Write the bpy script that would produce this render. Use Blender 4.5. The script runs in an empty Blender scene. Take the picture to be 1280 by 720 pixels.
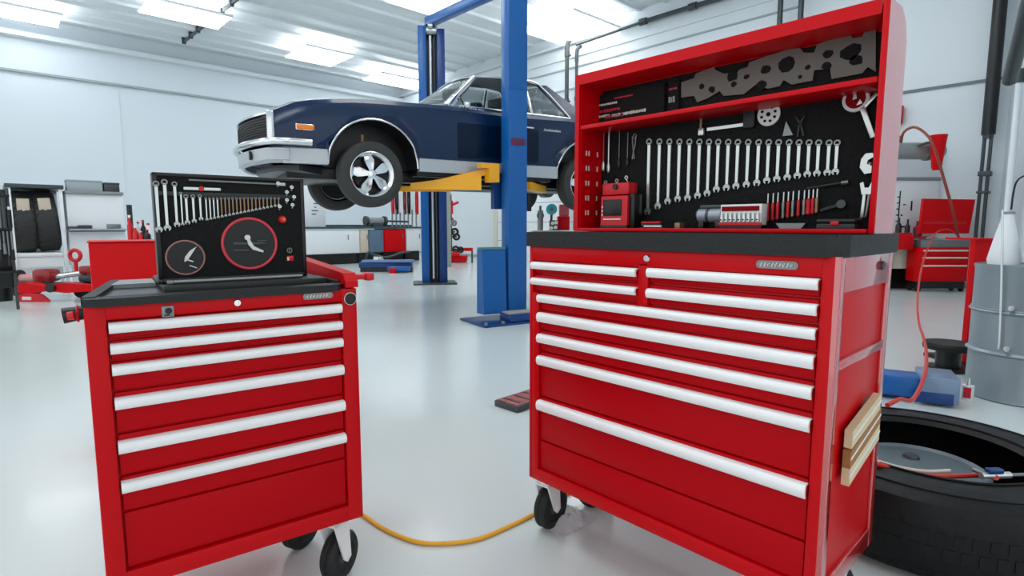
import bpy, bmesh, math, random
from math import sin, cos, radians, pi, atan, sqrt
from mathutils import Vector, Matrix
random.seed(7)
COL = bpy.context.scene.collection

# ------------------------------------------------------------------ camera data (used to survey points of the photo)
EYE, FOC, PITCH, YAW = 1.14, 700.0, atan(78/700.0), radians(43)
FX, FY, RX, RY = sin(YAW), cos(YAW), cos(YAW), -sin(YAW)
def ray(px, py):
    a = (px-640)/FOC; b = -(py-360)/FOC
    f = cos(PITCH)+b*sin(PITCH); u = -sin(PITCH)+b*cos(PITCH)
    return (a*RX+f*FX, a*RY+f*FY, u)
def on_z(px, py, z):
    d = ray(px, py); t = (z-EYE)/d[2]; return Vector((d[0]*t, d[1]*t, z))
def on_x(px, py, x):
    d = ray(px, py); t = x/d[0]; return Vector((x, d[1]*t, EYE+d[2]*t))
def on_y(px, py, y):
    d = ray(px, py); t = y/d[1]; return Vector((d[0]*t, y, EYE+d[2]*t))
def on_f(px, py, f):
    d = ray(px, py); t = f/(d[0]*FX+d[1]*FY); return Vector((d[0]*t, d[1]*t, EYE+d[2]*t))

# ------------------------------------------------------------------ materials
def lin(c):
    return tuple(((v/255.0)/12.92 if v/255.0 <= .04045 else ((v/255.0+.055)/1.055)**2.4) for v in c)+(1,)
MAT = {}
def mat(name, col, rough=.5, metal=0., coat=0., bump=0., bscale=40., var=0., vscale=5., emit=0., trans=0., ior=1.45, rvar=0., cior=1.5):
    if name in MAT: return MAT[name]
    m = bpy.data.materials.new(name); m.use_nodes = True
    nt = m.node_tree; b = nt.nodes['Principled BSDF']
    c = lin(col)
    b.inputs['Base Color'].default_value = c
    b.inputs['Roughness'].default_value = rough
    b.inputs['Metallic'].default_value = metal
    b.inputs['Coat Weight'].default_value = coat
    b.inputs['Coat Roughness'].default_value = .06
    b.inputs['IOR'].default_value = ior
    b.inputs['Coat IOR'].default_value = cior
    b.inputs['Transmission Weight'].default_value = trans
    if emit: b.inputs['Emission Color'].default_value = c; b.inputs['Emission Strength'].default_value = emit
    tc = nt.nodes.new('ShaderNodeTexCoord')
    if var:
        n = nt.nodes.new('ShaderNodeTexNoise'); n.inputs['Scale'].default_value = vscale; n.inputs['Detail'].default_value = 5
        nt.links.new(tc.outputs['Object'], n.inputs['Vector'])
        mx = nt.nodes.new('ShaderNodeMix'); mx.data_type = 'RGBA'
        mx.inputs[6].default_value = tuple(v*(1-var) for v in c[:3])+(1,)
        mx.inputs[7].default_value = tuple(min(1, v*(1+var)) for v in c[:3])+(1,)
        nt.links.new(n.outputs['Fac'], mx.inputs[0]); nt.links.new(mx.outputs[2], b.inputs['Base Color'])
    if rvar:
        n2 = nt.nodes.new('ShaderNodeTexNoise'); n2.inputs['Scale'].default_value = vscale*1.7; n2.inputs['Detail'].default_value = 6
        nt.links.new(tc.outputs['Object'], n2.inputs['Vector'])
        mr = nt.nodes.new('ShaderNodeMapRange'); mr.inputs['To Min'].default_value = max(.02, rough-rvar); mr.inputs['To Max'].default_value = rough+rvar
        nt.links.new(n2.outputs['Fac'], mr.inputs['Value']); nt.links.new(mr.outputs[0], b.inputs['Roughness'])
    if bump:
        n3 = nt.nodes.new('ShaderNodeTexNoise'); n3.inputs['Scale'].default_value = bscale
        nt.links.new(tc.outputs['Object'], n3.inputs['Vector'])
        bp = nt.nodes.new('ShaderNodeBump'); bp.inputs['Strength'].default_value = bump; bp.inputs['Distance'].default_value = .01
        nt.links.new(n3.outputs['Fac'], bp.inputs['Height']); nt.links.new(bp.outputs[0], b.inputs['Normal'])
    MAT[name] = m; return m
RED = mat('red_enamel', (193, 0, 12), .38, 0, .05, ior=1.25)
REDG = mat('glossy_red_side', (188, 0, 10), .2, 0, 1., cior=2.3)
REDP = mat('red_drawer_enamel', (179, 0, 14), .42, 0, .02, ior=1.2)
REDH = mat('red_hutch_enamel', (198, 0, 16), .38, 0, .05, ior=1.25)
REDD = mat('red_plastic', (200, 20, 34), .4)
REDW = mat('red_workshop_paint', (204, 0, 10), .42, 0, .02, ior=1.25)
ALU = mat('brushed_aluminium', (240, 242, 242), .42, .1, 0, .05, 300)
CHR = mat('chrome', (225, 228, 230), .16, 1.)
STEEL = mat('polished_tool_steel', (205, 212, 210), .28, .75)
STEELD = mat('dull_steel', (130, 134, 134), .4, .8)
GUN = mat('gunmetal_paint', (70, 76, 78), .4, .4)
RUB = mat('black_rubber', (24, 26, 26), .62, 0, 0, .15, 60)
RUBT = mat('tyre_rubber', (54, 56, 55), .75, 0, 0, .3, 40, .15, 9)
RUBN = mat('glossy_tyre_rubber', (9, 10, 11), .5, 0, 0, .3, 25, .3, 6, rvar=.12, ior=1.35)
MATB = mat('black_ribbed_mat', (20, 26, 27), .6, 0, 0, .2, 90, .15, 12)
FOAM = mat('black_foam', (9, 12, 12), .9, 0, 0, .4, 120)
FOAMG = mat('charcoal_plastic', (34, 38, 38), .5)
BLK = mat('black_plastic', (18, 19, 20), .35)
GREYP = mat('grey_liner', (140, 146, 146), .6)
WHT = mat('white_paint', (232, 236, 238), .45)
WALL = mat('white_wall_panel', (216, 226, 232), .6, 0, 0, 0, 0, .025, .8)
WALLB = mat('pale_wall_panel', (218, 226, 230), .6, 0, 0, 0, 0, .025, .8)
CEIL = mat('white_ceiling_sheet', (222, 228, 231), .5, 0, 0, 0, 0, .02, .6)
SEAM = mat('grey_seam', (160, 170, 174), .5)
SEAMD = mat('dark_seam', (110, 120, 122), .5)
FLOORM = mat('pale_grey_epoxy', (205, 213, 211), .22, 0, .1, 0, 0, .03, 1.3, rvar=.03)
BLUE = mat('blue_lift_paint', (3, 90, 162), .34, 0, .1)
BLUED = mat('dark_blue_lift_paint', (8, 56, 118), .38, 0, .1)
NAVY = mat('navy_car_paint', (2, 34, 68), .24, 0, .22, ior=1.38)
SILV = mat('silver_trim_paint', (178, 184, 188), .32, .4)
YEL = mat('yellow_lift_paint', (236, 168, 22), .4, 0, .2)
ORG = mat('orange_lens', (240, 130, 30), .25)
GLS = mat('clear_glass', (225, 235, 236), .02, 0, 0, trans=1., ior=1.15)
CREAM = mat('cream_enamel', (212, 212, 196), .45)
BEIGE = mat('beige_panel', (205, 192, 172), .5)
SLATE = mat('slate_blue_panel', (92, 116, 138), .5)
WOODP = mat('pale_wood', (214, 196, 160), .65, 0, 0, .2, 30, .12, 20)
WOODB = mat('brown_wood', (160, 112, 66), .65, 0, 0, .2, 30, .12, 20)
PINK = mat('pink_red_ring', (214, 62, 78), .4)
BROWNR = mat('dusty_pink_ring', (160, 112, 108), .5)
YCAB = mat('yellow_cable_jacket', (232, 168, 38), .45)
HOSER = mat('red_hose_rubber', (200, 48, 40), .45)
HOSEW = mat('pale_hose_sleeve', (214, 205, 192), .5)
DRUM = mat('galvanised_drum', (142, 154, 160), .38, .45, 0, .1, 8, .12, 4, rvar=.1)
CYAN = mat('cyan_plastic', (70, 196, 208), .4)
PERF = mat('grey_pegsheet', (98, 97, 91), .5, .2, 0, 0, 0, .06, 6)
PLAS = mat('clear_film', (240, 243, 245), .12, trans=.45, ior=1.2)
TXTW = mat('white_print', (215, 215, 210), .5)
TXTR = mat('red_print', (200, 30, 60), .5)
EMI = mat('light_diffuser', (250, 252, 255), .5, emit=5.6)
CONC = mat('tan_plate', (170, 166, 156), .6)
TAN = mat('bronze_steel', (146, 120, 92), .4, .6)

# ------------------------------------------------------------------ mesh builder
class MB:
    def __init__(s, M=None): s.bm = bmesh.new(); s.M = M
    def add(s, vs, fs):
        v = [s.bm.verts.new(s.M @ Vector(p) if s.M else Vector(p)) for p in vs]
        for f in fs:
            try: s.bm.faces.new([v[i] for i in f])
            except ValueError: pass
        return s
    def box(s, x0, x1, y0, y1, z0, z1, b=0., seg=2):
        t = bmesh.new(); bmesh.ops.create_cube(t, size=1.)
        for v in t.verts: v.co = Vector((x0+(v.co.x+.5)*(x1-x0), y0+(v.co.y+.5)*(y1-y0), z0+(v.co.z+.5)*(z1-z0)))
        if b: bmesh.ops.bevel(t, geom=t.edges[:], offset=b, segments=seg, profile=.5, affect='EDGES')
        s._merge(t); return s
    def _merge(s, t):
        t.verts.index_update()
        s.add([v.co.copy() for v in t.verts], [[v.index for v in f.verts] for f in t.faces]); t.free()
    def obox(s, p0, p1, w, h, b=0., up=(0, 0, 1)):      # bar from p0 to p1, w across, h tall, centred
        p0, p1 = Vector(p0), Vector(p1); d = p1-p0; L = d.length; d.normalize()
        sd = d.cross(Vector(up));
        if sd.length < 1e-4: sd = Vector((1, 0, 0))
        sd.normalize(); u = sd.cross(d)
        m = Matrix((d, sd, u)).transposed().to_4x4(); m.translation = p0
        t = bmesh.new(); bmesh.ops.create_cube(t, size=1.)
        for v in t.verts: v.co = Vector(((v.co.x+.5)*L, v.co.y*w, v.co.z*h))
        if b: bmesh.ops.bevel(t, geom=t.edges[:], offset=b, segments=2, profile=.5, affect='EDGES')
        bmesh.ops.transform(t, matrix=m, verts=t.verts); s._merge(t); return s
    def cyl(s, p0, p1, r, r2=None, n=16, cap=True):
        p0, p1 = Vector(p0), Vector(p1); r2 = r if r2 is None else r2
        d = (p1-p0).normalized(); a = d.orthogonal().normalized(); b = d.cross(a)
        vs = []
        for p, q in ((p0, r), (p1, r2)):
            for i in range(n):
                t = 2*pi*i/n; vs.append(p+a*(q*cos(t))+b*(q*sin(t)))
        fs = [(i, (i+1) % n, n+(i+1) % n, n+i) for i in range(n)]
        if cap: fs += [tuple(range(n))[::-1], tuple(range(n, 2*n))]
        return s.add(vs, fs)
    def lathe(s, prof, o=(0, 0, 0), axis=(0, 0, 1), n=32, closed=False, ref=None):
        d = Vector(axis).normalized(); a = (Vector(ref) if ref else d.orthogonal()).normalized(); b = d.cross(a); o = Vector(o)
        m = len(prof); vs = []
        for i in range(n):
            t = 2*pi*i/n; e = a*cos(t)+b*sin(t)
            for r, h in prof: vs.append(o+e*r+d*h)
        fs = []
        for i in range(n):
            j = (i+1) % n
            for k in range(m if closed else m-1):
                l = (k+1) % m
                fs.append((i*m+k, j*m+k, j*m+l, i*m+l))
        if not closed:
            fs += [tuple(i*m for i in range(n))[::-1], tuple(i*m+m-1 for i in range(n))]
        return s.add(vs, fs)
    def torus(s, o, axis, R, r, n=40, k=8):
        return s.lathe([(R+r*cos(2*pi*i/k), r*sin(2*pi*i/k)) for i in range(k)], o, axis, n, True)
    def tube(s, pts, r, n=8, sub=6, cap=True):
        P = [Vector(p) for p in pts]
        if sub > 1 and len(P) > 2:
            Q = []
            for i in range(len(P)-1):
                a = P[max(i-1, 0)]; b = P[i]; c = P[i+1]; d = P[min(i+2, len(P)-1)]
                for k in range(sub):
                    t = k/sub
                    Q.append(.5*((2*b)+(c-a)*t+(2*a-5*b+4*c-d)*t*t+(3*b-a-3*c+d)*t**3))
            Q.append(P[-1]); P = Q
        vs = []; prev = None
        for i, p in enumerate(P):
            d = (P[min(i+1, len(P)-1)]-P[max(i-1, 0)]).normalized()
            if prev is None: a = d.orthogonal().normalized()
            else:
                a = prev-d*prev.dot(d); a.normalize()
            prev = a; b = d.cross(a)
            for k in range(n):
                t = 2*pi*k/n; vs.append(p+a*(r*cos(t))+b*(r*sin(t)))
        fs = []
        for i in range(len(P)-1):
            for k in range(n):
                l = (k+1) % n; fs.append((i*n+k, i*n+l, (i+1)*n+l, (i+1)*n+k))
        if cap: fs += [tuple(range(n))[::-1], tuple(range((len(P)-1)*n, len(P)*n))]
        return s.add(vs, fs)
    def prism(s, out, y0, y1):                # outline in x,z extruded in y
        n = len(out); vs = [(x, y0, z) for x, z in out]+[(x, y1, z) for x, z in out]
        return s.add(vs, [tuple(range(n)), tuple(range(n, 2*n))[::-1]]+[(i, n+i, n+(i+1) % n, (i+1) % n) for i in range(n)])
    def prismx(s, out, x0, x1):               # outline in y,z extruded in x
        n = len(out); vs = [(x0, y, z) for y, z in out]+[(x1, y, z) for y, z in out]
        return s.add(vs, [tuple(range(n)), tuple(range(n, 2*n))[::-1]]+[(i, n+i, n+(i+1) % n, (i+1) % n) for i in range(n)])
    def prismz(s, out, z0, z1):
        n = len(out); vs = [(x, y, z0) for x, y in out]+[(x, y, z1) for x, y in out]
        return s.add(vs, [tuple(range(n)), tuple(range(n, 2*n))[::-1]]+[(i, n+i, n+(i+1) % n, (i+1) % n) for i in range(n)])
    def grid(s, rows, closed=False, thick=None):
        n = len(rows[0]); vs = [p for r in rows for p in r]; fs = []
        for i in range(len(rows)-1):
            for k in range(n-1): fs.append((i*n+k, i*n+k+1, (i+1)*n+k+1, (i+1)*n+k))
        return s.add(vs, fs)
    def sweep(s, path, prof):                 # path in xy, prof = (outward, z); outward is to the left-hand normal
        P = [Vector((p[0], p[1], 0)) for p in path]; m = len(prof); vs = []
        for i, p in enumerate(P):
            d = (P[min(i+1, len(P)-1)]-P[max(i-1, 0)]).normalized(); nr = Vector((-d.y, d.x, 0))
            for o, z in prof: q = p+nr*o; vs.append((q.x, q.y, z))
        fs = [(i*m+k, i*m+(k+1) % m, (i+1)*m+(k+1) % m, (i+1)*m+k) for i in range(len(P)-1) for k in range(m)]
        fs += [tuple(range(m)), tuple(range((len(P)-1)*m, len(P)*m))[::-1]]
        return s.add(vs, fs)
    def build(s, name, m, parent=None, label=None, smooth=True, ang=35):
        bmesh.ops.recalc_face_normals(s.bm, faces=s.bm.faces)
        me = bpy.data.meshes.new(name); s.bm.to_mesh(me); s.bm.free()
        me.materials.append(m)
        if smooth:
            me.polygons.foreach_set('use_smooth', [True]*len(me.polygons)); me.set_sharp_from_angle(angle=radians(ang))
        o = bpy.data.objects.new(name, me); COL.objects.link(o)
        if parent: o.parent = parent
        if label: o['label'] = label
        return o

def tag(o, label, cat, group=None, kind=None):
    o['label'] = label; o['category'] = cat
    if group: o['group'] = group
    if kind: o['kind'] = kind
    return o
def thing(name, label, cat, loc=(0, 0, 0), rz=0., group=None, ry=0., rx=0.):
    o = bpy.data.objects.new(name, None); COL.objects.link(o)
    o.empty_display_size = .05
    o.location = loc; o.rotation_euler = (rx, ry, rz); return tag(o, label, cat, group)
def struct(o, name_label=None):
    o['kind'] = 'structure'
    if name_label: o['label'] = name_label
    return o
def dup(root, loc, rz, label):
    r = root.copy(); COL.objects.link(r); r.location = loc; r.rotation_euler = (0, 0, rz); r['label'] = label
    for ch in list(root.children):
        c = ch.copy(); COL.objects.link(c); c.parent = r
        for g in list(ch.children):
            d = g.copy(); COL.objects.link(d); d.parent = c
    return r
ORD = ['first', 'second', 'third', 'fourth', 'fifth', 'sixth', 'seventh', 'eighth', 'ninth', 'tenth', 'eleventh', 'twelfth', 'thirteenth',
       'fourteenth', 'fifteenth', 'sixteenth', 'seventeenth', 'eighteenth', 'nineteenth', 'twentieth', 'twenty-first', 'twenty-second']

# ================================================================== ROOM
XB, YA, ZC = 13.0, 20.8, 6.8
CORN = (13.0, 1.45)
o = MB().box(-6, XB+.3, -5, YA+.3, -.1, 0).build('floor', FLOORM, smooth=False); struct(o)
c = MB().box(-6, XB+.3, -5, YA+.3, ZC, ZC+.1)
y = -4.6
while y < YA-.2:
    c.prismx([(y-.07, ZC+.01), (y-.035, ZC-.07), (y+.035, ZC-.07), (y+.07, ZC+.01)], -6, XB); y += .8
o = c.build('ceiling', CEIL, smooth=False); struct(o)
w = MB().box(-6, XB+.3, YA, YA+.2, 0, ZC)
w.box(-6, XB, YA-.05, YA, 5.36, ZC)
o = w.build('wall_left', WALL, smooth=False); struct(o)
w = MB().box(XB, XB+.2, CORN[1]-.1, YA, 0, ZC)
w.box(XB-.04, XB, CORN[1], YA, 6.05, 6.35)
o = w.build('wall_back', WALLB, smooth=False); struct(o)
d = Vector((3.0-XB, -1.7-CORN[1], 0)).normalized(); nrm = Vector((d.y, -d.x, 0))
if nrm.dot(Vector((0, -1, 0))) < 0: nrm = -nrm
w = MB(); a0 = Vector((XB+.1, CORN[1], 0)); a1 = Vector((3.0, -1.7, 0))
w.add([a0, a1, a1+nrm*.2, a0+nrm*.2]+[p+Vector((0, 0, ZC)) for p in (a0, a1, a1+nrm*.2, a0+nrm*.2)],
      [(0, 1, 2, 3), (4, 5, 6, 7), (0, 1, 5, 4), (1, 2, 6, 5), (2, 3, 7, 6), (3, 0, 4, 7)])
struct(w.build('wall_right', WALL, smooth=False))
# seams, trims
struct(MB().box(-6, XB, YA-.09, YA-.03, 5.30, 5.36).build('trim_1', SEAM, smooth=False))
struct(MB().box(-6, XB, YA-.30, YA-.05, 6.22, 6.34).build('trim_2', CEIL, smooth=False))
struct(MB().box(3.20, 3.215, YA-.02, YA, 0, 5.3).build('trim_3', CEIL, smooth=False))
struct(MB().box(XB-.03, XB, CORN[1], 9.0, 3.64, 3.69).build('trim_4', SEAMD, smooth=False))
struct(MB().box(XB-.12, XB, CORN[1], YA, 6.42, 6.50, .01).build('trim_5', CEIL, smooth=False))
for i, z in enumerate((5.75, 5.15)):
    struct(MB().box(XB-.03, XB, 5.0, YA, z, z+.04).build('trim_%d' % (6+i), SEAM, smooth=False))
struct(MB().box(-6, XB, YA-.03, YA, 0, .1).build('baseboard_left', SEAM, smooth=False))
struct(MB().box(XB-.03, XB, CORN[1], YA, 0, .1).build('baseboard_back', SEAM, smooth=False))
# big sectional door in the far wall
dr = struct(MB().box(XB-.06, XB-.005, 8.3, 14.6, 0, 3.0).build('door_1', WHT, smooth=False))
dp = MB()
for z in (.62, 1.24, 1.86, 2.48): dp.box(XB-.064, XB-.058, 8.3, 14.6, z, z+.02)
dp.build('panel_seam', SEAM, dr, smooth=False)
dp = MB(); dp.box(XB-.16, XB-.0, 8.1, 14.8, 3.0, 3.22, .01).build('door_lintel', WHT, dr, smooth=False)
dp = MB(); dp.box(XB-.12, XB, 8.14, 8.3, 0, 3.0); dp.box(XB-.12, XB, 14.6, 14.76, 0, 3.0); dp.build('door_jamb', CREAM, dr, smooth=False)

# conduit along the far wall under the ceiling
cd = thing('conduit', 'long dark pipe running high along the far wall under the ceiling', 'pipe', (XB, 8.5, 6.2))
p = [on_x(721, 56, XB-.22), on_x(804, 27, XB-.22), on_x(866, 8, XB-.22), on_x(1000, -32, XB-.22)]
for k, (a, b) in enumerate(zip(p[:-1], p[1:])):
    MB(Matrix.Translation(-Vector(cd.location))).cyl(a, b, .035 if k == 0 else .055, n=10).build('pipe_run', GUN, cd)
mm = MB(Matrix.Translation(-Vector(cd.location)))
for q in p[1:3]: MB(Matrix.Translation(-Vector(cd.location))).cyl(q-Vector((0, .1, 0)), q+Vector((0, .1, 0)), .085, n=12).build('coupling', GUN, cd)
mm = MB(Matrix.Translation(-Vector(cd.location)))
for q in p[:3]: MB(Matrix.Translation(-Vector(cd.location))).box(XB-.22, XB-.125, q.y-.03, q.y+.03, q.z-.03, q.z+.03).build('wall_bracket', GUN, cd)
def downpipe(px, top, w, lab, m=GUN, X=XB-.34, bottom=0., elbow=True):
    q = on_x(px, top, X)
    t = thing('downpipe', lab, 'pipe', (X, q.y, bottom))
    MB().cyl((0, 0, 0), (0, 0, q.z-bottom), w, n=14).build('pipe_run', m, t)
    k = MB()
    z = .8
    while z < q.z-bottom-.1:
        MB().cyl((0, 0, z), (0, 0, z+.12), w*1.3, n=14).box(0, .15, -.02, .02, z+.04, z+.08).build('pipe_clamp', m, t); z += 1.3
    if elbow:
        k = MB(); k.tube([(0, 0, q.z-bottom-.25), (0, 0, q.z-bottom), (.02, -.02, q.z-bottom+.12), (.13, -.02, q.z-bottom+.2)], w*1.25, 10).build('elbow', m, t)
    return t
downpipe(709, 58, .06, 'dark vertical pipe on far wall, nearer the blue post of the pair')
downpipe(721, 66, .045, 'thinner dark vertical pipe on far wall, beside the hutch corner')
downpipe(978, -40, .055, 'dark vertical pipe rising behind the hutch top, left of two', elbow=False)
downpipe(1004, -40, .055, 'dark vertical pipe rising behind the hutch top, right of two', elbow=False)
# corner pipes
q = on_x(1240, 168, XB-.25)
t = thing('exhaust_duct', 'thick black vertical duct in the right corner of the room', 'duct', (q.x, q.y+.05, 0))
MB().cyl((0, 0, q.z), (0, 0, ZC), .10, n=18).build('duct', BLK, t)
MB().cyl((0, 0, q.z-.06), (0, 0, q.z+.06), .075, n=18).build('collar', GUN, t)
MB().cyl((-.0, -.045, 0), (0, -.045, q.z), .028, n=10).build('pipe_run', GUN, t)
MB().cyl((0, .045, 0), (0, .045, q.z), .028, n=10).build('pipe_run', GUN, t)
MB().box(-.05, .15, -.09, .09, q.z-.7, q.z-.62, .01).build('pipe_clamp', GUN, t); MB().box(-.05, .15, -.09, .09, q.z-1.0, q.z-.96, .01).build('pipe_clamp', GUN, t)
q = on_f(1260, 250, 8.8); q2 = on_f(1260, 95, 8.8)
t = thing('wall_pipe', 'white vertical pipe beside the black duct in the corner', 'pipe', (q.x, q.y, 0))
MB().cyl((0, 0, 0), (0, 0, ZC), .045, n=12).build('pipe_run', WHT, t)
mm = MB(); mm.cyl((0, 0, q2.z-.1), (0, 0, q2.z+.1), .07, n=12); mm.box(-.02, .03, -.5, 0, q2.z-.02, q2.z+.02); mm.build('pipe_clamp', GUN, t)
q0 = on_f(1262, 100, 8.55); q1 = on_f(1296, -30, 6.6)
tag(MB().cyl(q0, q1, .09, n=16).build('sloping_duct', GUN), 'dark duct slanting up out of view on the right wall', 'duct')
q = on_f(1262, 250, 8.0)
tag(MB().tube([on_f(1264, 262, 8.), on_f(1268, 235, 8.), on_f(1276, 222, 7.9), on_f(1300, 214, 7.6)], .012, 6).build('wall_cable', BLK), 'thin black cable curving over the right wall', 'cable')
# track on ceiling upper left
a, b = on_z(230, 52, ZC-.12), on_z(300, -4, ZC-.12)
b = a+(b-a)*1.6
t = thing('ceiling_track', 'dark rail hung under the ceiling at the upper left', 'rail', a)
MB().obox((0, 0, 0), b-a, .06, .07).build('rail', GUN, t)
for k in range(12):
    q = (b-a)*(k/11.); MB().box(q.x-.05, q.x+.05, q.y-.05, q.y+.05, -.06, .118).build('hanger', GUN, t)

# ceiling lights
def clight(x, y, lab, wx=1.5, wy=1.2):
    t = thing('ceiling_light', lab, 'ceiling light', (x, y, ZC-.36), 0, 'light panels on the ceiling')
    MB().box(-wx/2-.03, wx/2+.03, -wy/2-.03, -wy/2, .0, .06).build('frame', WHT, t); MB().box(-wx/2-.03, wx/2+.03, wy/2, wy/2+.03, .0, .06).build('frame', WHT, t)
    MB().cyl((0, 0, .06), (0, 0, .36), .012, n=8).build('suspension_rod', WHT, t)
    MB().box(-wx/2, wx/2, -wy/2, wy/2, .0, .05).build('diffuser', EMI, t, smooth=False)
for x, y, l, wx, wy in ((8.1, 17.6, 'bright ceiling panel above the front of the raised car', 1.5, 1.6), (11.6, 18.6, 'bright ceiling panel just left of the far lift post top', 2.2, 1.3),
                (12.0, 10.6, 'largest bright ceiling panel right of the near blue post', 1.9, 2.0), (4.1, 16.5, 'ceiling panel cut by the top edge beside the dark rail', 1.8, 1.2),
                (1.0, 19.3, 'ceiling panel in the upper left corner', 1.6, 1.2)):
    clight(x, y, l, wx, wy)
for x, y in ((4, 11.5), (8.2, 11.5), (8.2, 6.2), (4, 6.5), (0, 8), (0, 2.5), (4, 1.5), (9, 3.5), (-3, 5), (-3, 12)):  # unseen panels added overhead to brighten the room
    clight(x, y, 'added fill light panel on the ceiling, unseen beyond the edges of the view', 1.6, 1.6)

# ================================================================== TOOL CABINETS
def caster(root, x, y, h, r, ang, lab=None):
    cm = Matrix.Translation((x, y, 0)) @ Matrix.Rotation(ang, 4, 'Z')
    f = MB(cm); f.box(-.045, .045, -.04, .04, h-.008, h, .003)
    f.cyl((0, 0, h-.03), (0, 0, h-.008), .03, n=16)
    off = .028
    for sx in (-1, 1):
        f.prismx([(-.032, h-.03), (.040, h-.03), (off+.020, r-.008), (off, r-.020), (off-.018, r-.004)], sx*.029-.003, sx*.029+.003)
    f.box(-.032, .032, -.032, .04, h-.034, h-.028)
    f.cyl((-.034, off, r), (.034, off, r), .008, n=10)
    fo = f.build('caster', ALU, root, 'silver swivel caster fork')
    wv = MB(cm)
    wv.lathe([(.012, -.017), (r*.6, -.018), (r*.66, -.024), (r*.9, -.024), (r, -.016), (r, -.005), (r-.005, 0), (r, .005), (r, .016), (r*.9, .024), (r*.66, .024), (r*.6, .018), (.012, .017)], (0, off, r), (1, 0, 0), 32)
    wv.build('caster_wheel', RUB, fo, 'black grooved rubber wheel')
    hb = MB(cm); hb.lathe([(.01, -.0185), (r*.3, -.0185), (r*.34, -.016), (r*.34, .016), (r*.3, .0185), (.01, .0185)], (0, off, r), (1, 0, 0), 20)
    hb.build('wheel_hub', GUN, fo)
def handle_bar(root, x0, x1, z0, z1, yf):
    # rolled aluminium drawer pull: C profile in y,z extruded in x
    m = (z0+z1)/2; h = (z1-z0)/2
    out = [(yf+.004, z1), (yf-.014, z1), (yf-.021, z1-h*.35), (yf-.023, m), (yf-.020, z0+h*.3), (yf-.015, z0), (yf-.012, z0+.002), (yf-.015, m), (yf-.011, z1-.004), (yf+.004, z1-.004)]
    MB().prismx(out, x0, x1).build('drawer_handle', ALU, root, 'silver full-width drawer pull', ang=60)
def badge(root, x, z, yf, w, h):
    o = MB(); n = 20
    o.prism([(x+(w/2-h/2)*(1 if cos(2*pi*i/n) > 0 else -1)+h/2*cos(2*pi*i/n), z+h/2*sin(2*pi*i/n)) for i in range(n)], yf-.004, yf)
    b = o.build('badge', STEELD, root, 'small chrome maker badge')
    g = MB(); k = int(w/.009)
    for i in range(1, k-1):
        xx = x-w/2+i*.009+.004; hh = h*.28*(.7+.3*((i*7) % 3)/2)
        g.prism([(xx-.0028, z-hh), (xx-.0006, z-hh), (xx+.0032, z+hh), (xx+.001, z+hh)], yf-.0055, yf-.004)
        if i % 2: g.box(xx-.003, xx+.002, yf-.0055, yf-.004, z-.001, z+.0015)
    g.build('badge_lettering', TXTW, b)
def cabinet_shell(root, w, d, z0, z1, fl, fr, ft, fb, rec=.012, side_recess=True):
    # body: closed box slightly behind the face frame
    b = MB(); b.box(0, w, .02, d, z0, z1, .006)
    b.box(0, fl, 0, .03, z0, z1, .004); b.box(w-fr, w, 0, .03, z0, z1, .004)
    b.box(fl-.002, w-fr+.002, 0, .03, z1-ft, z1, .004); b.box(fl-.002, w-fr+.002, 0, .03, z0, z0+fb, .004)
    b.build('body', RED, root)
# ---- right cabinet: local x to the right, y deep, z up; front faces -X of the room
RC = thing('tool_cabinet', 'wide red rolling tool cabinet with eight silver drawer pulls and two half-width columns on top', 'tool cabinet', (1.4, 1.41, 0), -pi/2)
W, D, Z0, Z1 = .985, .43, .215, 1.07
cabinet_shell(RC, W, D, Z0, Z1, .016, .03, .05, .045)
fr = MB()
fr.box(.014, .045, .000, .03, Z0+.04, .905, .003); fr.build('left_stile', RED, RC); MB().box(.455, .490, .0, .03, .905, 1.03, .003).build('centre_stile', RED, RC)
def drawer(root, x0, x1, z0, z1, hz0, hz1, yf=.008, hx=None):
    dr = MB(); dr.box(x0, x1, yf, yf+.02, z0, z1, .004).build('drawer', REDP, root)
    ob = root.children[-1] if False else None
    hx0, hx1 = hx or (x0+.002, x1-.002)
    return hx0, hx1
def drawer2(root, x0, x1, z0, z1, hz0, hz1, yf=.008):
    d_ = MB(); d_.box(x0, x1, yf, yf+.02, z0, z1, .004)
    o_ = d_.build('drawer', REDP, root)
    if hz0: handle_bar(o_, x0, x1, hz0, hz1, yf)
    return o_
drawer2(RC, .018, .453, .975, 1.020, .989, 1.014); drawer2(RC, .018, .453, .913, .968, .934, .958)
drawer2(RC, .492, .952, .975, 1.020, .991, 1.018); drawer2(RC, .492, .952, .913, .968, .931, .958)
drawer2(RC, .048, .952, .848, .906, .874, .901); drawer2(RC, .048, .952, .777, .842, .804, .837)
drawer2(RC, .048, .952, .700, .771, .730, .761); drawer2(RC, .048, .952, .535, .694, .650, .682)
drawer2(RC, .048, .952, .372, .529, .484, .520)
MB().box(.048, .952, .008, .028, .262, .366, .004).build('bottom_panel', REDP, RC)
badge(RC, .855, 1.045, 0, .10, .020)
lk = MB(); lk.lathe([(.011, 0), (.011, .004), (.009, .007), (.004, .007), (.003, .004)], (.487, 0, 1.045), (0, -1, 0), 20); lk.build('lock', CHR, RC)
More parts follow.
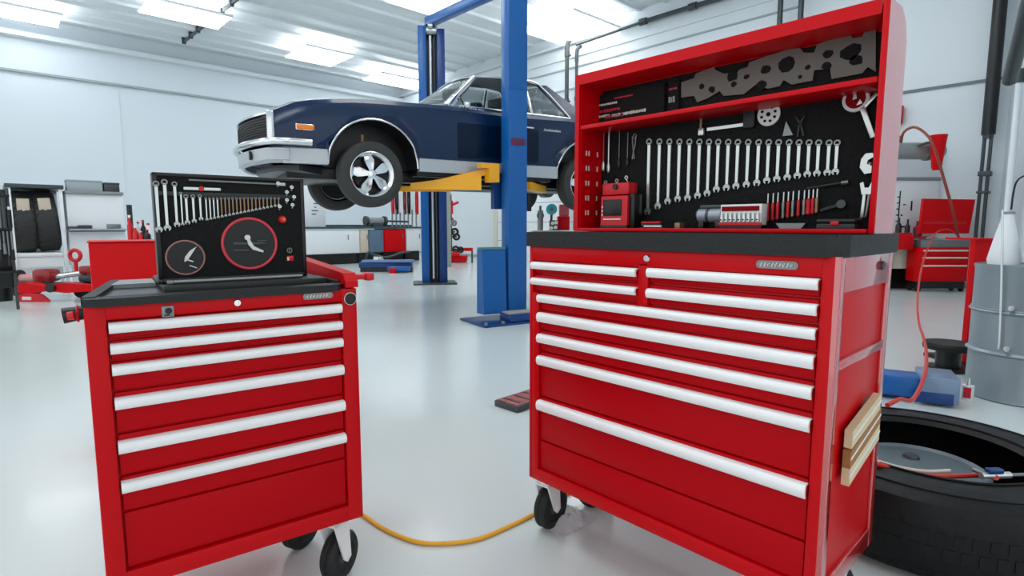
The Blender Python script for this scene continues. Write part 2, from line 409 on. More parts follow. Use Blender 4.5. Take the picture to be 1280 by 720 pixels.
# side with raised frames
sd = MB(); xs = W
for (y0, y1, z0, z1) in ((.0, .035, Z0, Z1), (.395, .43, Z0, Z1), (.035, .395, .985, Z1), (.035, .395, Z0, .27), (.035, .395, .80, .825)):
    sd.box(xs-.004, xs+.010, y0, y1, z0, z1, .003)
sd.build('side_frame', REDG, RC)
sh = MB(); sh.lathe([(.012, 0), (.012, .006), (.007, .009)], (xs+.008, .33, 1.035), (1, 0, 0), 14); sh.build('side_bolt', GUN, RC)
tp = MB(); 
tp.prismz([(-.004, -.012), (W-.02, -.012), (W+.018, .03), (W+.024, .30), (W+.018, D+.012), (-.006, D+.012)], 1.068, 1.118)
tp.build('rubber_worktop', MATB, RC)
gr = MB()
for k in range(7): gr.box(.01+.0, W-.0, .004+.02*k, .012+.02*k, 1.1165, 1.1195)
gr.build('worktop_rib', MATB, RC, smooth=False)
for (x, y, a) in ((.034, .060, .12), (W-.06, .09, 2.2), (.055, .36, 2.7), (W-.06, .36, 2.6)): caster(RC, x, y, Z0, .083, a)
hd = MB(); hd.tube([(-.002, .08, .93), (-.055, .08, .93), (-.06, .1, .93), (-.06, .33, .93), (-.055, .35, .93), (-.002, .35, .93)], .010, 8, 4).build('side_handle', CHR, RC)

# ---- hutch (open top chest) on the cabinet
HB = 1.1195
HT = thing('tool_hutch', 'tall red open hutch standing on the wide cabinet, lined with black foam', 'tool hutch', (1.62, 1.395, HB), -pi/2)
HW, HD, HH = .985, .165, 1.685-HB
h = MB()
prof = [(0, 0), (HD, 0), (HD, HH-.06), (HD-.02, HH-.02), (HD-.06, HH), (0, HH)]
h.prismx([(0, 0), (HD, 0), (HD, HH-.07), (HD-.02, HH-.025), (HD-.06, HH), (0, HH)], 0, .018)
h.build('side_panel', REDH, HT, smooth=False)
h = MB(); h.prismx([(0, 0), (HD, 0), (HD, HH-.07), (HD-.02, HH-.025), (HD-.06, HH), (0, HH)], HW-.013, HW)
h.build('side_panel', REDG, HT, smooth=False)
MB().box(HW-.014, HW-.001, -.003, .0, 0, HH, .001).build('edge_trim', REDH, HT)
MB().prismx([(0, HH-.035), (0, HH), (HD-.06, HH), (HD-.02, HH-.025), (HD, HH-.07), (HD-.008, HH-.07), (HD-.028, HH-.035)], .018, HW-.018).build('top_panel', REDH, HT, smooth=False)
MB().box(.018, HW-.018, HD-.012, HD, 0, HH-.07).build('back_panel', REDH, HT, smooth=False)
MB().box(.018, HW-.018, 0, .022, 0, .012, .002).build('bottom_rail', REDH, HT)
MB().box(.018, HW-.018, .004, HD-.03, 1.490-HB, 1.505-HB, .003).build('shelf', REDH, HT)
fm = MB(); fm.box(.019, HW-.019, HD-.030, HD-.012, .0, 1.489-HB, .002); fm.box(.019, HW-.019, HD-.030, HD-.012, 1.506-HB, HH-.038, .002)
fm.box(.019, HW-.019, .022, HD-.03, .0, .006)
fm.build('foam_liner', FOAM, HT)
pk = MB()
pk.box(.018, .024, .01, HD-.035, .01, 1.49-HB)
pk.build('left_inner_panel', RED, HT)
pk = MB()
for z in (.06, .115, .17, .225, .28):
    for y in (.035, .05, .10): pk.box(.0238, .0256, y, y+.006, z, z+.018)
pk.build('slot_row', TXTW, HT, 'pale punched slots')
# perforated grey sheet on the upper shelf, irregular holes drawn as separate black plugs standing proud
XF = 1.755   # foam front plane in room coordinates (1.62+.16)
def hp(px, py, proud=0.): q = on_x(px, py, XF-proud); return q
sh = []
pts_top = [(852, 103), (868, 98), (870, 92), (893, 84), (895, 88), (905, 92), (921, 92), (925, 87), (935, 84), (937, 78), (960, 70), (985, 62), (1000, 60), (1005, 66), (1018, 66), (1022, 56), (1046, 46), (1062, 42), (1066, 48), (1078, 46), (1082, 38), (1095, 30)]
pts_bot = [(1095, 90), (1085, 84), (1078, 92), (1040, 99), (1038, 86), (1018, 88), (1016, 101), (990, 106), (980, 100), (975, 108), (960, 111), (945, 106), (930, 118), (905, 120), (900, 114), (885, 123), (872, 128), (868, 120), (852, 122)]
ring = [hp(*p, .006) for p in pts_top+pts_bot]
t = thing('peg_sheet', 'long grey metal sheet with ragged holes standing on the hutch shelf', 'metal sheet', (XF-.006, 1.0, 1.505), -pi/2)
def hl(v, t): return (-(v.y-t.location.y), v.x-t.location.x, v.z-t.location.z)   # room -> hutch-aligned local
P2 = [hl(v, t) for v in ring]
zmin = min(p[2] for p in P2)
MB().prism([(p[0], max(p[2], .0003)) for p in P2], -.003, .003).build('sheet', PERF, t, smooth=False)
hm = MB()
holes = [(915, 95, 10), (933, 96, 5), (957, 87, 8), (984, 80, 13), (951, 107, 9), (1035, 68, 7), (1064, 65, 13), (1070, 75, 9), (1033, 82, 7), (1010, 84, 4), (890, 112, 6), (877, 108, 5), (1000, 96, 3), (917, 105, 5)]
for (px, py, r) in holes:
    c0 = hl(hp(px, py, .0095), t); rr = r*.0021; n = 9
    hm = MB(); hm.prism([(c0[0]+rr*(.75+.35*random.random())*cos(2*pi*k/n), c0[2]+rr*(.7+.35*random.random())*sin(2*pi*k/n)*.9) for k in range(n)], -.0040, -.0028); hm.build('cutout', FOAM, t, 'ragged black opening')
# printed card packets at the left of the upper shelf
def packet(px0, px1, rows, lab, y0, y1, colr):
    a = hp(px0, y1, .01); b = hp(px1, y0, .01)
    t = thing('tool_packet', lab, 'packet', (XF-.012, a.y, 1.5055), -pi/2)
    w_ = a.y-b.y; 
    MB().box(0, w_, -.004, .010, 0, .125, .002).build('card', FOAM, t)
    for (x0, x1, z, c, hgt) in rows:
        m_ = MB(); x = x0
        while x < x1*1.3:
            ww = random.uniform(.003, .009); m_.box(x, x+ww, -.0052, -.004, z-hgt*random.uniform(.4, .6), z+hgt*random.uniform(.4, .6)); x += ww+.0022
        m_.build('print_row', c, t, smooth=False)
packet(745, 832, [(.012, .075, .088, TXTW, .007), (.012, .09, .064, TXTR, .009), (.015, .05, .046, TXTW, .008), (.05, .10, .040, TXTR, .010), (.08, .17, .042, TXTW, .010), (.09, .13, .103, TXTR, .005)], 'black tool packet with faint red and white print at left of hutch shelf', 98, 145, 0)
packet(836, 850, [(.002, .020, .096, TXTR, .006), (.002, .018, .060, GREYP, .02)], 'narrow black packet with red print beside the grey sheet', 98, 140, 0)

# ---- wrench builder (local x,z plane, y thickness, bottom at z=0)
def wrench(name, label, loc, rz, L, w, m, group, ringy=True):
    t = thing(name, label, 'wrench', loc, rz, group)
    s_ = MB(); s_.prism([(-w*.36, w*1.0), (w*.36, w*1.0), (w*.46, L-w*1.3), (-w*.46, L-w*1.3)], -w*.28, w*.28).build('shaft', m, t)
    k = MB(); n = 14; R = w*.95; cz = L-R
    k.lathe([(R, -w*.34), (R, w*.34), (R*.55, w*.34), (R*.55, -w*.34)], (0, 0, cz), (0, 1, 0), 14, True); k.build('box_end', STEELD, t)  # both ends in darker steel: black foam's reflection put into the colour
    j = MB(); R = w*1.05
    arc = [(R*sin(radians(a)), R+R*cos(radians(a))) for a in (35, 70, 105, 140, 158)]
    out = [(-w*.3, 2*R)]+[(w*.3, 2*R)]+arc[1:]+[(w*.42, R*.5), (w*.38, R*1.1), (-w*.38, R*1.1), (-w*.42, R*.5)]+[(-x, z) for x, z in arc[1:][::-1]]
    j.prism(out, -w*.36, w*.36); j.build('open_end', mat('foam_reflection_steel', (168, 174, 173), .3, .8), t)
    return t
xs_ = [812, 825, 837.5, 850, 862.5, 875, 887, 898.5, 911, 923, 936, 949, 961.5, 974, 987, 999.5, 1012, 1024, 1037, 1047]
for i, px in enumerate(xs_):
    f = i/19.
    bot = [269, 262, 256, 253, 252, 249, 246, 241, 239, 237, 235, 233, 230, 228, 226, 224, 222, 221, 220, 219][i]
    a = hp(px, 173+f*1.5, .005); b = hp(px, bot, .005)
    lab = 'chrome combination wrench, %s from the left in the hutch\'s graded row' % ORD[i]
    if i == 0: lab = 'longest chrome wrench, first from the left in the hutch\'s graded row'
    if i == 19: lab = 'shortest chrome wrench, at the right end of the hutch\'s graded row'
    wrench('combination_wrench', lab, (XF-.0045, a.y, b.z), -pi/2, a.z-b.z, .0125-.003*f, STEEL, 'graded chrome wrenches in the hutch')

def hthing(name, label, cat, px, py, proud=.0, group=None, z=None):
    q = hp(px, py, proud); return thing(name, label, cat, (q.x, q.y, q.z if z is None else z), -pi/2, group)
def HL(t, px, py): q = hp(px, py, XF-t.location.x); return (-(q.y-t.location.y), q.z-t.location.z)
# white disc gauge
t = hthing('grinding_disc', 'round white disc with black perforations high in the hutch centre', 'disc', 961, 143, .004)
MB().lathe([(.0, 0), (.0335, 0), (.0345, .003), (.0335, .006), (0.0, .006)], (0, .0035, 0), (0, -1, 0), 36).build('disc', mat('off_white', (222, 226, 224), .5), t)
mm = MB()
for k in range(8): mm.cyl((.021*cos(k*pi/4+.3), -.0045, .021*sin(k*pi/4+.3)), (.021*cos(k*pi/4+.3), -.002, .021*sin(k*pi/4+.3)), .0042, n=10)
mm.cyl((0, -.0045, 0), (0, -.002, 0), .0065, n=12)
mm.build('perforation', FOAM, t)
# hacksaw-like tool, silver
t = hthing('hacksaw', 'silver hacksaw frame lying level above the wrenches, left of white disc', 'hacksaw', 905, 155, .008)
x0, z0 = HL(t, 876, 168); x1, z1 = HL(t, 932, 143)
f_ = MB(); f_.tube([(x0, 0, z0), (x0, 0, z0+.045), (x0+.012, 0, z0+.058), (x1-.01, 0, z0+.058), (x1, 0, z0+.05)], .005, 8, 3).build('saw_frame', TAN, t)
MB().box(x0+.022, x1, -.002, .002, z0+.008, z0+.018).build('blade', STEEL, t)
MB().box(x0-.008, x0+.012, -.006, .006, z0-.004, z0+.02, .003).build('blade_clamp', STEEL, t)
MB().box(x1-.006, x1+.03, -.007, .007, z0+.0, z0+.064, .005).build('grip', FOAMG, t)
# triangular square
t = hthing('set_square', 'small dark triangular square under the white disc\'s right side', 'square', 985, 160, .006)
MB().prism([(-.014, -.022), (.016, -.022), (-.006, .02)], -.002, .004).build('plate', STEELD, t, smooth=False)
t = hthing('dark_pliers', 'black long-nose pliers hung right of the triangular square', 'pliers', 1000, 155, .006)
mm = MB(); mm.obox((-.012, 0, .022), (.004, 0, -.004), .006, .006, .001, (0, 1, 0)); mm.obox((.004, 0, -.004), (.012, 0, -.036), .006, .006, .001, (0, 1, 0)); mm.build('jaw', FOAMG, t)
mm = MB(); mm.obox((.012, 0, .022), (-.002, 0, -.004), .006, .006, .001, (0, 1, 0)); mm.obox((-.002, 0, -.004), (-.004, 0, -.036), .006, .006, .001, (0, 1, 0)); mm.build('grip', FOAMG, t)
# red dial gauge + wrench handle at right
t = hthing('strap_wrench', 'white-rimmed red filter wrench with silver handle in upper right of hutch', 'wrench', 1070, 124, .012)
MB().torus((0, 0, 0), (0, 1, 0), .0285, .0055, 32, 8).build('rim', mat('off_white', (222, 226, 224), .5), t)
MB().cyl((0, -.004, 0), (0, .004, 0), .026, n=28).build('red_disc', mat('deep_red', (128, 0, 14), .6, ior=1.2), t)
mm = MB(); mm.prism([(-.006, -.002), (.004, -.0), (.001, .020), (-.004, .018)], -.008, -.004); mm.prism([(.004, -.018), (.018, -.014), (.012, -.003)], -.008, -.004); mm.build('face_mark', STEEL, t)
hx, hz = HL(t, 1094, 172)
mm = MB(); mm.obox((.016, 0, -.022), (hx-.004, 0, hz), .014, .010, .003, (0, 1, 0)); mm.obox((.018, 0, -.028), (hx-.002, 0, .008), .010, .008, .002, (0, 1, 0)); mm.build('handle', STEEL, t)
# silver adjustable tools right
t = hthing('adjustable_wrench', 'silver adjustable wrench, upper of two hanging by the hutch\'s right panel', 'wrench', 1084, 208, .012)
mm = MB(); mm.prism([(-.014, .02), (-.004, .034), (.012, .034), (.016, .024), (.002, .016), (.0, .006), (.012, .0), (.012, -.018), (-.004, -.02), (-.016, -.002)], -.006, .006); mm.build('jaw', STEEL, t)
MB().cyl((.006, 0, -.004), (.006, 0, .01), .006, n=10).build('thumb_screw', STEELD, t)
t = hthing('locking_pliers', 'silver locking pliers hanging below the adjustable wrench', 'pliers', 1083, 244, .012)
mm = MB(); mm.prism([(-.016, .032), (-.008, .036), (-.004, .02), (.006, .02), (.012, .036), (.016, .03), (.012, .002), (-.01, .002)], -.006, .006); mm.build('jaw', STEEL, t)
mm = MB(); mm.obox((-.004, 0, .004), (-.007, 0, -.062), .009, .009, .003, (0, 1, 0)); mm.build('grip', STEEL, t)
mm = MB(); mm.obox((.007, 0, .004), (.002, 0, -.060), .006, .007, .002, (0, 1, 0)); mm.build('release_lever', STEELD, t)
# pliers/ long tools at the left
for i, (px, py0, py1, m_, lab) in enumerate(((754, 166, 214, REDD, 'red-striped long tool, leftmost in the hutch beside the slotted panel'), (760.5, 164, 216, STEEL, 'slim silver tool standing second from the hutch\'s left panel'),
                            (773.5, 163, 210, STEELD, 'thin dull rod hanging third from the hutch\'s left panel'), (784, 166, 208, STEELD, 'slender pick tool hanging just left of the looped pliers'))):
    a = hp(px, py0, .006); b = hp(px, py1, .006)
    t = thing('hand_tool', lab, 'hand tool', (XF-.006, b.y, b.z), -pi/2, 'slender tools at the left of the hutch')
    L = a.z-b.z
    MB().cyl((0, 0, L*.25), (0, 0, L), .0035 if i < 2 else .0018, n=8).build('shaft', m_, t)
    MB().lathe([(.003, 0), (.0065, .006), (.0065, L*.15), (.003, L*.26)], (0, 0, 0), (0, 0, 1), 10).build('grip', STEEL if i < 2 else FOAMG, t)
t = hthing('snap_ring_pliers', 'dull silver pliers with looped handles at the hutch\'s left', 'pliers', 792, 185, .006)
mm = MB(); mm.tube([(-.006, 0, .042), (-.004, 0, .01), (0, 0, -.012), (.004, 0, -.04)], .0025, 6); mm.build('handle_arm', STEELD, t)
mm = MB(); mm.tube([(.008, 0, .042), (.006, 0, .01), (0, 0, -.012), (-.005, 0, -.04)], .0025, 6); mm.build('handle_arm', STEELD, t)
mm = MB(); mm.torus((.004, 0, .042), (0, 1, 0), .007, .002, 16, 6); mm.build('loop', STEELD, t)
for i, (px, py) in enumerate(((757, 228), (771, 226), (783, 222))):
    t = hthing('spring_clip', 'small chrome clip, %s from the left above the red charger' % ORD[i], 'clip', px, py, .007, 'chrome clips above the red charger')
    MB().torus((0, 0, 0), (0, 1, 0), .006, .0022, 14, 6).build('ring', STEEL, t)
    MB().obox((0, 0, -.004), (.006, 0, -.016), .004, .004, .001, (0, 1, 0)).build('tongue', STEEL, t)
# things standing on hutch floor: z = HB+.006 on foam, in front
FZ = HB+.0062
q = on_x(774, 288, 1.70)
t = thing('battery_charger', 'red and black battery charger standing at the left of the hutch floor', 'charger', (1.70, q.y, FZ), -pi/2)
a0 = on_x(758, 250, 1.70).y-q.y; a1 = on_x(792, 250, 1.70).y-q.y; zt = on_x(775, 229, 1.70).z-FZ
zm = zt*.72
MB().prism([(-a0-.002, .015), (-a1-.006, 0.0), (-a1-.004, zm), (-a0, zm)], -.03, .03).build('body', REDD, t, smooth=False)
MB().box(-a0-.001, -a1-.004, -.026, .03, zm+.004, zt, .005).build('battery', REDD, t, 'red clip-on battery')
MB().box(-a0+.010, -a1-.03, -.0325, -.03, .05, zm-.012, .001).build('display', BLK, t, 'black display window')
mm = MB()
for k in range(3): mm.box(-a0+.004, -a0+.009, -.0325, -.03, .05+k*.014, .058+k*.014)
mm.box(-a0+.012, -a1-.032, -.0325, -.03, .035, .04); mm.build('marking', TXTW, t)
MB().box(-a1-.006, -a1+.018, -.02, .03, 0, zm*1.05, .006).build('side_grip', BLK, t)
MB().cyl((-a0*.5-a1*.5, -.034, zt-.014), (-a0*.5-a1*.5, -.02, zt-.014), .010, n=14).build('knob', BLK, t)
MB().box(-a0-.004, -a1-.004, -.034, .032, 0, .016, .003).build('base', BLK, t)
# folding knives / ratchet set lying
q = on_x(820, 288, 1.68)
t = thing('tool_roll', 'low dark tool tray with red and silver bars beside the charger', 'tool tray', (1.68, q.y, FZ), -pi/2)
MB().box(-.05, .045, -.03, .05, 0, .008, .002).build('tray', BLK, t)
MB().box(-.045, .030, -.025, -.012, .022, .028, .002).build('red_bar', REDD, t)
MB().box(-.046, .032, -.022, -.008, .008, .022, .002).build('black_bar', BLK, t)
MB().box(-.03, .040, -.032, -.024, .008, .015, .002).build('silver_bar', STEEL, t)
t = thing('wooden_block', 'small tan block standing on the hutch floor left of drill case', 'block', (1.68, on_x(848, 288, 1.68).y, FZ), -pi/2)
MB().box(-.010, .010, -.01, .02, 0, .024, .002).build('block', TAN, t)
MB().box(-.012, .012, -.012, -.01, .0, .006, .0005).build('foot_strip', STEELD, t)
# grey cylinder tool + cradle
q = on_x(888, 288, 1.69)
t = thing('torque_tool', 'grey cylindrical power tool lying left of the socket case', 'power tool', (1.69, q.y, FZ), -pi/2)
hw = .038
MB().cyl((-hw, .0, .046), (hw+.002, 0, .046), .022, n=24).build('barrel', mat('light_grey_plastic', (150, 160, 170), .35, .3), t)
MB().cyl((-hw-.004, 0, .046), (-hw, 0, .046), .0215, n=24).build('end_cap', BLK, t)
mm = MB(); mm.cyl((-.01, 0, .046), (.0, 0, .046), .0225, n=24); mm.build('band', GUN, t)
MB().box(-hw, hw+.06, -.004, .035, .068, .080, .004).build('top_rail', GUN, t)
MB().box(-hw+.004, -hw+.022, -.018, .02, 0, .028, .003).build('foot', BLK, t); MB().box(hw-.016, hw, -.018, .02, 0, .028, .003).build('foot', BLK, t)
# socket case
q0 = on_x(901, 290, 1.67); q1 = on_x(953, 290, 1.67)
t = thing('socket_case', 'red and white socket case holding two rows of sockets in the hutch', 'socket case', (1.67, q0.y, FZ), -pi/2)
cw = q0.y-q1.y
MB().box(0, cw, -.012, .03, 0, .016, .003).build('case_base', BLK, t)
MB().box(-.002, cw+.002, -.016, -.01, .014, .024, .001).build('red_front', REDD, t)
MB().box(.001, cw-.001, -.010, .03, .016, .078, .002).build('back_tray', mat('off_white', (222, 226, 224), .5), t)
MB().box(.006, cw-.008, -.0125, -.010, .058, .072).build('red_strip', mat('deep_red', (128, 0, 14), .6, ior=1.2), t)
for i in range(9):
    x = .009+i*(cw-.018)/8.
    s_ = thing('socket', 'chrome socket, %s from the left in the red and white case' % ORD[i], 'socket', (1.67-.0105, q0.y-x, FZ+.026), -pi/2, 'chrome sockets in the red and white case')
    MB().lathe([(.0052, 0), (.0055, .010), (.0042, .013), (.0046, .026), (.003, .026), (.003, .018)], (0, -.0055, 0), (0, 0, 1), 12).build('shell', STEEL, s_)
    MB().cyl((0, -.0115, .006), (0, -.0095, .006), .0026, n=8).build('drive_hole', FOAM, s_)
# screwdrivers
sx = [958.5, 965, 971, 978, 984, 990, 997, 1004, 1009.5, 1015, 1020]
for i, px in enumerate(sx):
    red = i in (0, 1, 2, 4, 6, 8, 9)
    a = hp(px, 242-(i*.6), .01); b = hp(px, 277-(i*1.0), .01)
    t = thing('screwdriver', '%s screwdriver, %s from the left in the row beside the socket case' % ('red-handled' if red else 'steel-coloured', ORD[i]), 'screwdriver', (XF-.009, b.y, b.z), -pi/2, 'screwdrivers beside the socket case')
    L = a.z-b.z; r = .0048 if i != 8 else .007
    MB().lathe([(.002, 0), (r, .004), (r*.85, L*.3), (r, L*.6), (.0025, L*.66)], (0, 0, 0), (0, 0, 1), 10).build('handle', REDD if red else (STEELD if i % 2 else TAN), t)
    MB().cyl((0, 0, L*.64), (0, 0, L), .002, n=8).build('blade', STEEL, t)
q = on_x(990, 291, 1.67)
t = thing('parts_dish', 'shallow silver dish on the hutch floor under the screwdrivers', 'dish', (1.67, q.y, FZ), -pi/2)
MB().prism([(-.026, .003), (.026, .003), (.040, .021), (-.040, .021)], -.016, .02).build('dish', STEELD, t, smooth=False)
MB().box(-.02, .02, -.012, .016, 0, .004).build('foot', BLK, t)
q = on_x(1045, 288, 1.66)
t = thing('black_tool_case', 'low black tool case at the right end of the hutch floor', 'case', (1.66, q.y, FZ), -pi/2)
MB().box(-.045, .05, -.02, .05, 0, .020, .005).build('case_base', FOAMG, t); MB().box(-.045, .05, -.02, .05, .0215, .032, .005).build('lid', FOAMG, t)
MB().box(-.008, .012, -.024, -.02, .016, .026, .001).build('latch', REDD, t)
t = hthing('breaker_bar', 'dark breaker bar hung level just below the short wrenches', 'bar', 1030, 233, .008)
mm = MB(); mm.cyl((-.045, 0, -.004), (.05, 0, .008), .004, n=8); mm.build('shaft', FOAMG, t); MB().cyl((.045, 0, .007), (.062, 0, .009), .007, n=10).build('head', STEELD, t)
t = hthing('ratchet_wrench', 'dull black ratchet hanging under the breaker bar near right', 'ratchet', 1040, 258, .008)
MB().obox((-.03, 0, -.012), (.02, 0, .004), .010, .008, .003, (0, 1, 0)).build('handle', FOAMG, t); MB().cyl((.024, -.006, .006), (.024, .006, .006), .012, n=14).build('head', GUN, t)

# slats on cabinet side
for i, ((xa, za), (xb, zb_), m_) in enumerate((((1.505, .625), (1.735, .672), WOODP), ((1.502, .575), (1.745, .632), WOODB), ((1.502, .530), (1.745, .585), WOODP))):
    t = thing('timber_plank', ('topmost', 'middle brown', 'lowest')[i]+' of three pale boards fixed on the wide cabinet\'s side', 'board', (xa, .425-.0105-.006, za), 0, 'boards on the cabinet side')
    L = xb-xa; dz = zb_-za
    MB().prism([(0, -.028), (L, dz-.028), (L, dz+.016), (0, .016)], -.012, .006).build('board', m_, t, smooth=False)
    MB().prism([(.0, -.006), (L, dz-.006), (L, dz-.001), (0, -.001)], -.0135, -.012).build('edge_strip', WHT, t, smooth=False)

# ---- left cabinet
LR = radians(-7)
LO = (.148, 1.61, 0)
LC = thing('tool_cart', 'smaller red rolling tool cart with six silver drawer pulls, standing at left', 'tool cart', LO, LR)
W2, D2, z0_, z1_ = .650, .52, .236, .955
b = MB(); b.prismz([(0, .02), (W2, .02), (W2, D2), (.06, D2)], z0_, z1_-.03)
b.box(0, .042, 0, .03, z0_, z1_, .004); b.box(W2-.046, W2, 0, .03, z0_, z1_, .004)
b.box(.04, W2-.044, 0, .03, .918, z1_, .004); b.box(.04, W2-.044, 0, .03, z0_, .285, .004)
b.box(W2-.02, W2, .02, D2, z1_-.04, z1_+.01, .003); b.box(.06, W2, D2-.02, D2, z1_-.04, z1_, .003)
b.build('body', RED, LC)
for (a_, b_, h0, h1) in ((.872, .914, .886, .911), (.820, .866, .836, .860), (.745, .814, .784, .809), (.640, .739, .700, .728), (.532, .634, .590, .620), (.440, .526, .490, .518)):
    drawer2(LC, .045, .601, a_, b_, h0, h1)
MB().box(.045, .601, .008, .028, .292, .434, .004).build('bottom_drawer', REDP, LC)
badge(LC, .535, .940, 0, .085, .017)
lk = MB(); lk.lathe([(.010, 0), (.010, .004), (.008, .007), (.004, .007), (.003, .004)], (.324, 0, .937), (0, -1, 0), 18); lk.build('lock', CHR, LC)
e_ = MB(); e_.box(.153, .180, -.004, 0, .914, .942, .002); eo = e_.build('emblem', STEELD, LC, 'small square chrome emblem')
e_ = MB(); e_.cyl((.168, -.0055, .930), (.168, -.004, .930), .008, n=12); e_.box(.158, .170, -.0055, -.004, .918, .921); e_.build('emblem_mark', BLK, eo)
e_ = MB(); e_.lathe([(.017, 0), (.017, .008), (.012, .012), (.005, .012)], (.628, 0, .925), (0, -1, 0), 22); ko = e_.build('round_lock', BLK, LC, 'black round lock knob')
e_ = MB(); e_.torus((.628, -.006, .925), (0, 1, 0), .0175, .0015, 24, 6); e_.build('lock_ring', STEEL, ko)
# top
tp = MB()
tp.prismz([(0, .0), (.03, -.012), (W2-.06, -.012), (W2-.035, .02), (W2-.035, .05), (.0, .05)], z1_-.004, .970)
tp.prismz([(-.004, .03), (.024, .03), (.086, D2), (.058, D2)], z1_-.004, .972); tp.box(W2-.05, W2-.035, .04, D2, z1_-.002, .978, .004)
tp.build('rubber_rim', MATB, LC)
MB().prismz([(.012, .045), (W2-.04, .045), (W2-.04, D2-.02), (.07, D2-.02)], .925, .961).build('tray_floor', BLK, LC)
MB().prismz([(.058, .33), (.165, .33), (.165, D2-.03), (.082, D2-.03)], .9615, .973).build('tray_insert', GREYP, LC)
MB().box(.168, W2-.055, .10, D2-.022, .9615, .9825, .003).build('tray_platform', FOAMG, LC)
rl = MB(); rl.prismx([(-.004, .958), (-.004, .975), (.02, 1.0), (D2+.06, 1.028), (D2+.06, .958)], W2-.034, W2+.004); rl.build('side_rail', RED, LC, 'raised red side rail')
hd = MB(); hd.box(W2+.0, W2+.065, .03, .055, .976, .993, .006); hd.box(W2+.04, W2+.066, .02, .065, .972, .996, .006); hd.build('push_handle', REDD, LC)
hd = MB(); hd.cyl((.004, .05, .935), (-.04, .05, .930), .016, .019, 16); ho = hd.build('side_knob', BLK, LC, 'black side knob with red centre')
hd = MB(); hd.cyl((-.018, .028, .932), (-.030, .030, .931), .010, n=12); hd.torus((-.012, .05, .933), (1, 0, 0), .018, .003, 18, 6); hd.build('knob_insert', REDD, ho)
for (x, y, a) in ((W2-.070, .085, -.95), (.07, .10, 2.9), (.07, .38, 2.4), (W2-.075, .37, 2.1)): caster(LC, x, y, z0_, .078, a)

def lplane(px, py, v):    # point on the plane parallel to the cart front at depth v, in cart-local x,z
    ux, uy = cos(LR), sin(LR); nx, ny = -sin(LR), cos(LR)
    p0 = (LO[0]+nx*v, LO[1]+ny*v); d = ray(px, py); det = -d[0]*uy+ux*d[1]; t = (-p0[0]*uy+ux*p0[1])/det
    X, Y = d[0]*t, d[1]*t
    return (X-p0[0])*ux+(Y-p0[1])*uy, EYE+d[2]*t
def lw(s, v, z): return (LO[0]+s*cos(LR)-v*sin(LR), LO[1]+s*sin(LR)+v*cos(LR), z)
BV = .190
s0, s1 = lplane(189, 217, BV)[0], lplane(379, 222, BV)[0]
zt0, zt1 = lplane(189, 217, BV)[1], lplane(378, 222, BV)[1]
BZ = .983
TB = thing('tool_board', 'black upright foam tool case filled with small tools, standing on the cart', 'tool case', lw(s0, BV, BZ), LR)
bw = s1-s0; bh = (zt0+zt1)/2-BZ
f_ = MB(); f_.box(0, .012, -.004, .05, 0, bh, .003); f_.box(bw-.012, bw, -.004, .05, 0, bh, .003); f_.box(0, bw, -.004, .05, bh-.010, bh, .003); f_.box(0, bw, -.004, .05, 0, .012, .003)
f_.build('case_frame', BLK, TB); MB().box(.008, bw-.008, .0, .045, .008, bh-.008).build('foam_panel', FOAM, TB)
mm = MB(); mm.box(.010, bw-.03, -.003, 0, bh-.062, bh-.050, .001); mm.build('foam_ridge', FOAMG, TB)
def LB(name, label, cat, px, py, proud=.003, group=None):
    s, z = lplane(px, py, BV-proud); return thing(name, label, cat, lw(s, BV-proud, z), LR, group)
G1 = 'wrenches in the cart\'s tool board'
for i, (px, y0, y1, w_) in enumerate(((199, 226, 291, .0085), (209.5, 224, 289, .0085), (221.5, 227, 284, .0075), (228.5, 240, 282, .004), (234.5, 243, 281, .0065), (243, 243, 279, .006), (251.5, 243, 276, .0055))):
    t_, b_ = lplane(px, y0, BV-.003), lplane(px, y1, BV-.003)
    wrench('long_wrench', 'long silver wrench, %s from the left edge of the cart\'s tool board' % ORD[i], lw(b_[0], BV-.003, b_[1]), LR, t_[1]-b_[1], w_, STEEL, G1)
for i in range(20):
    px = 258.8+i*4.72; y0 = 246.5; y1 = 276-(i*.95)
    t_, b_ = lplane(px, y0, BV-.003), lplane(px, y1, BV-.003)
    wrench('small_wrench', 'small brass-toned wrench, %s from the left in the board\'s short row' % ORD[i], lw(b_[0], BV-.003, b_[1]), LR, t_[1]-b_[1], .0037, TAN if i > 3 else STEEL, 'short wrenches in the cart\'s tool board')
t = LB('ratchet', 'silver ratchet with a red hub lying across the top of the tool board', 'ratchet', 253, 236, .005)
a, b = lplane(230, 235, BV-.005), lplane(277, 236, BV-.005)
mm = MB(); hl_ = (b[0]-a[0])/2; mm.box(-hl_, hl_, -.003, .003, -.005, .004, .0025); mm.build('handle', STEEL, t); MB().cyl((-.003, -.005, 0), (-.003, .003, 0), .007, n=14).build('hub', REDD, t)
t = LB('extension_bar', 'thin dark chrome extension bar along the board\'s top edge', 'bar', 300, 228, .004)
MB().cyl((-.13, 0, .001), (.10, 0, -.001), .003, n=8).build('shaft', STEELD, t); MB().cyl((.10, 0, -.001), (.125, 0, -.001), .0055, n=8).build('square_end', STEEL, t)
t = LB('big_gauge', 'large dial gauge with a pink-red ring in the tool board centre', 'gauge', 312.5, 304.5, .002)
MB().torus((0, 0, 0), (0, 1, 0), .0735, .0042, 56, 8).build('ring', PINK, t)
MB().cyl((0, -.001, 0), (0, .002, 0), .071, n=48).build('dial_face', mat('dial_black', (22, 25, 25), .5), t)
mm = MB(); mm.prism([(-.010, .020), (-.004, .024), (.002, .006), (.010, -.008), (.036, -.022), (.034, -.027), (.006, -.018), (-.006, -.002)], -.006, -.003); mm.cyl((-.007, -.008, .018), (-.007, -.001, .018), .008, n=14); mm.build('needle', mat('off_white', (222, 226, 224), .5), t)
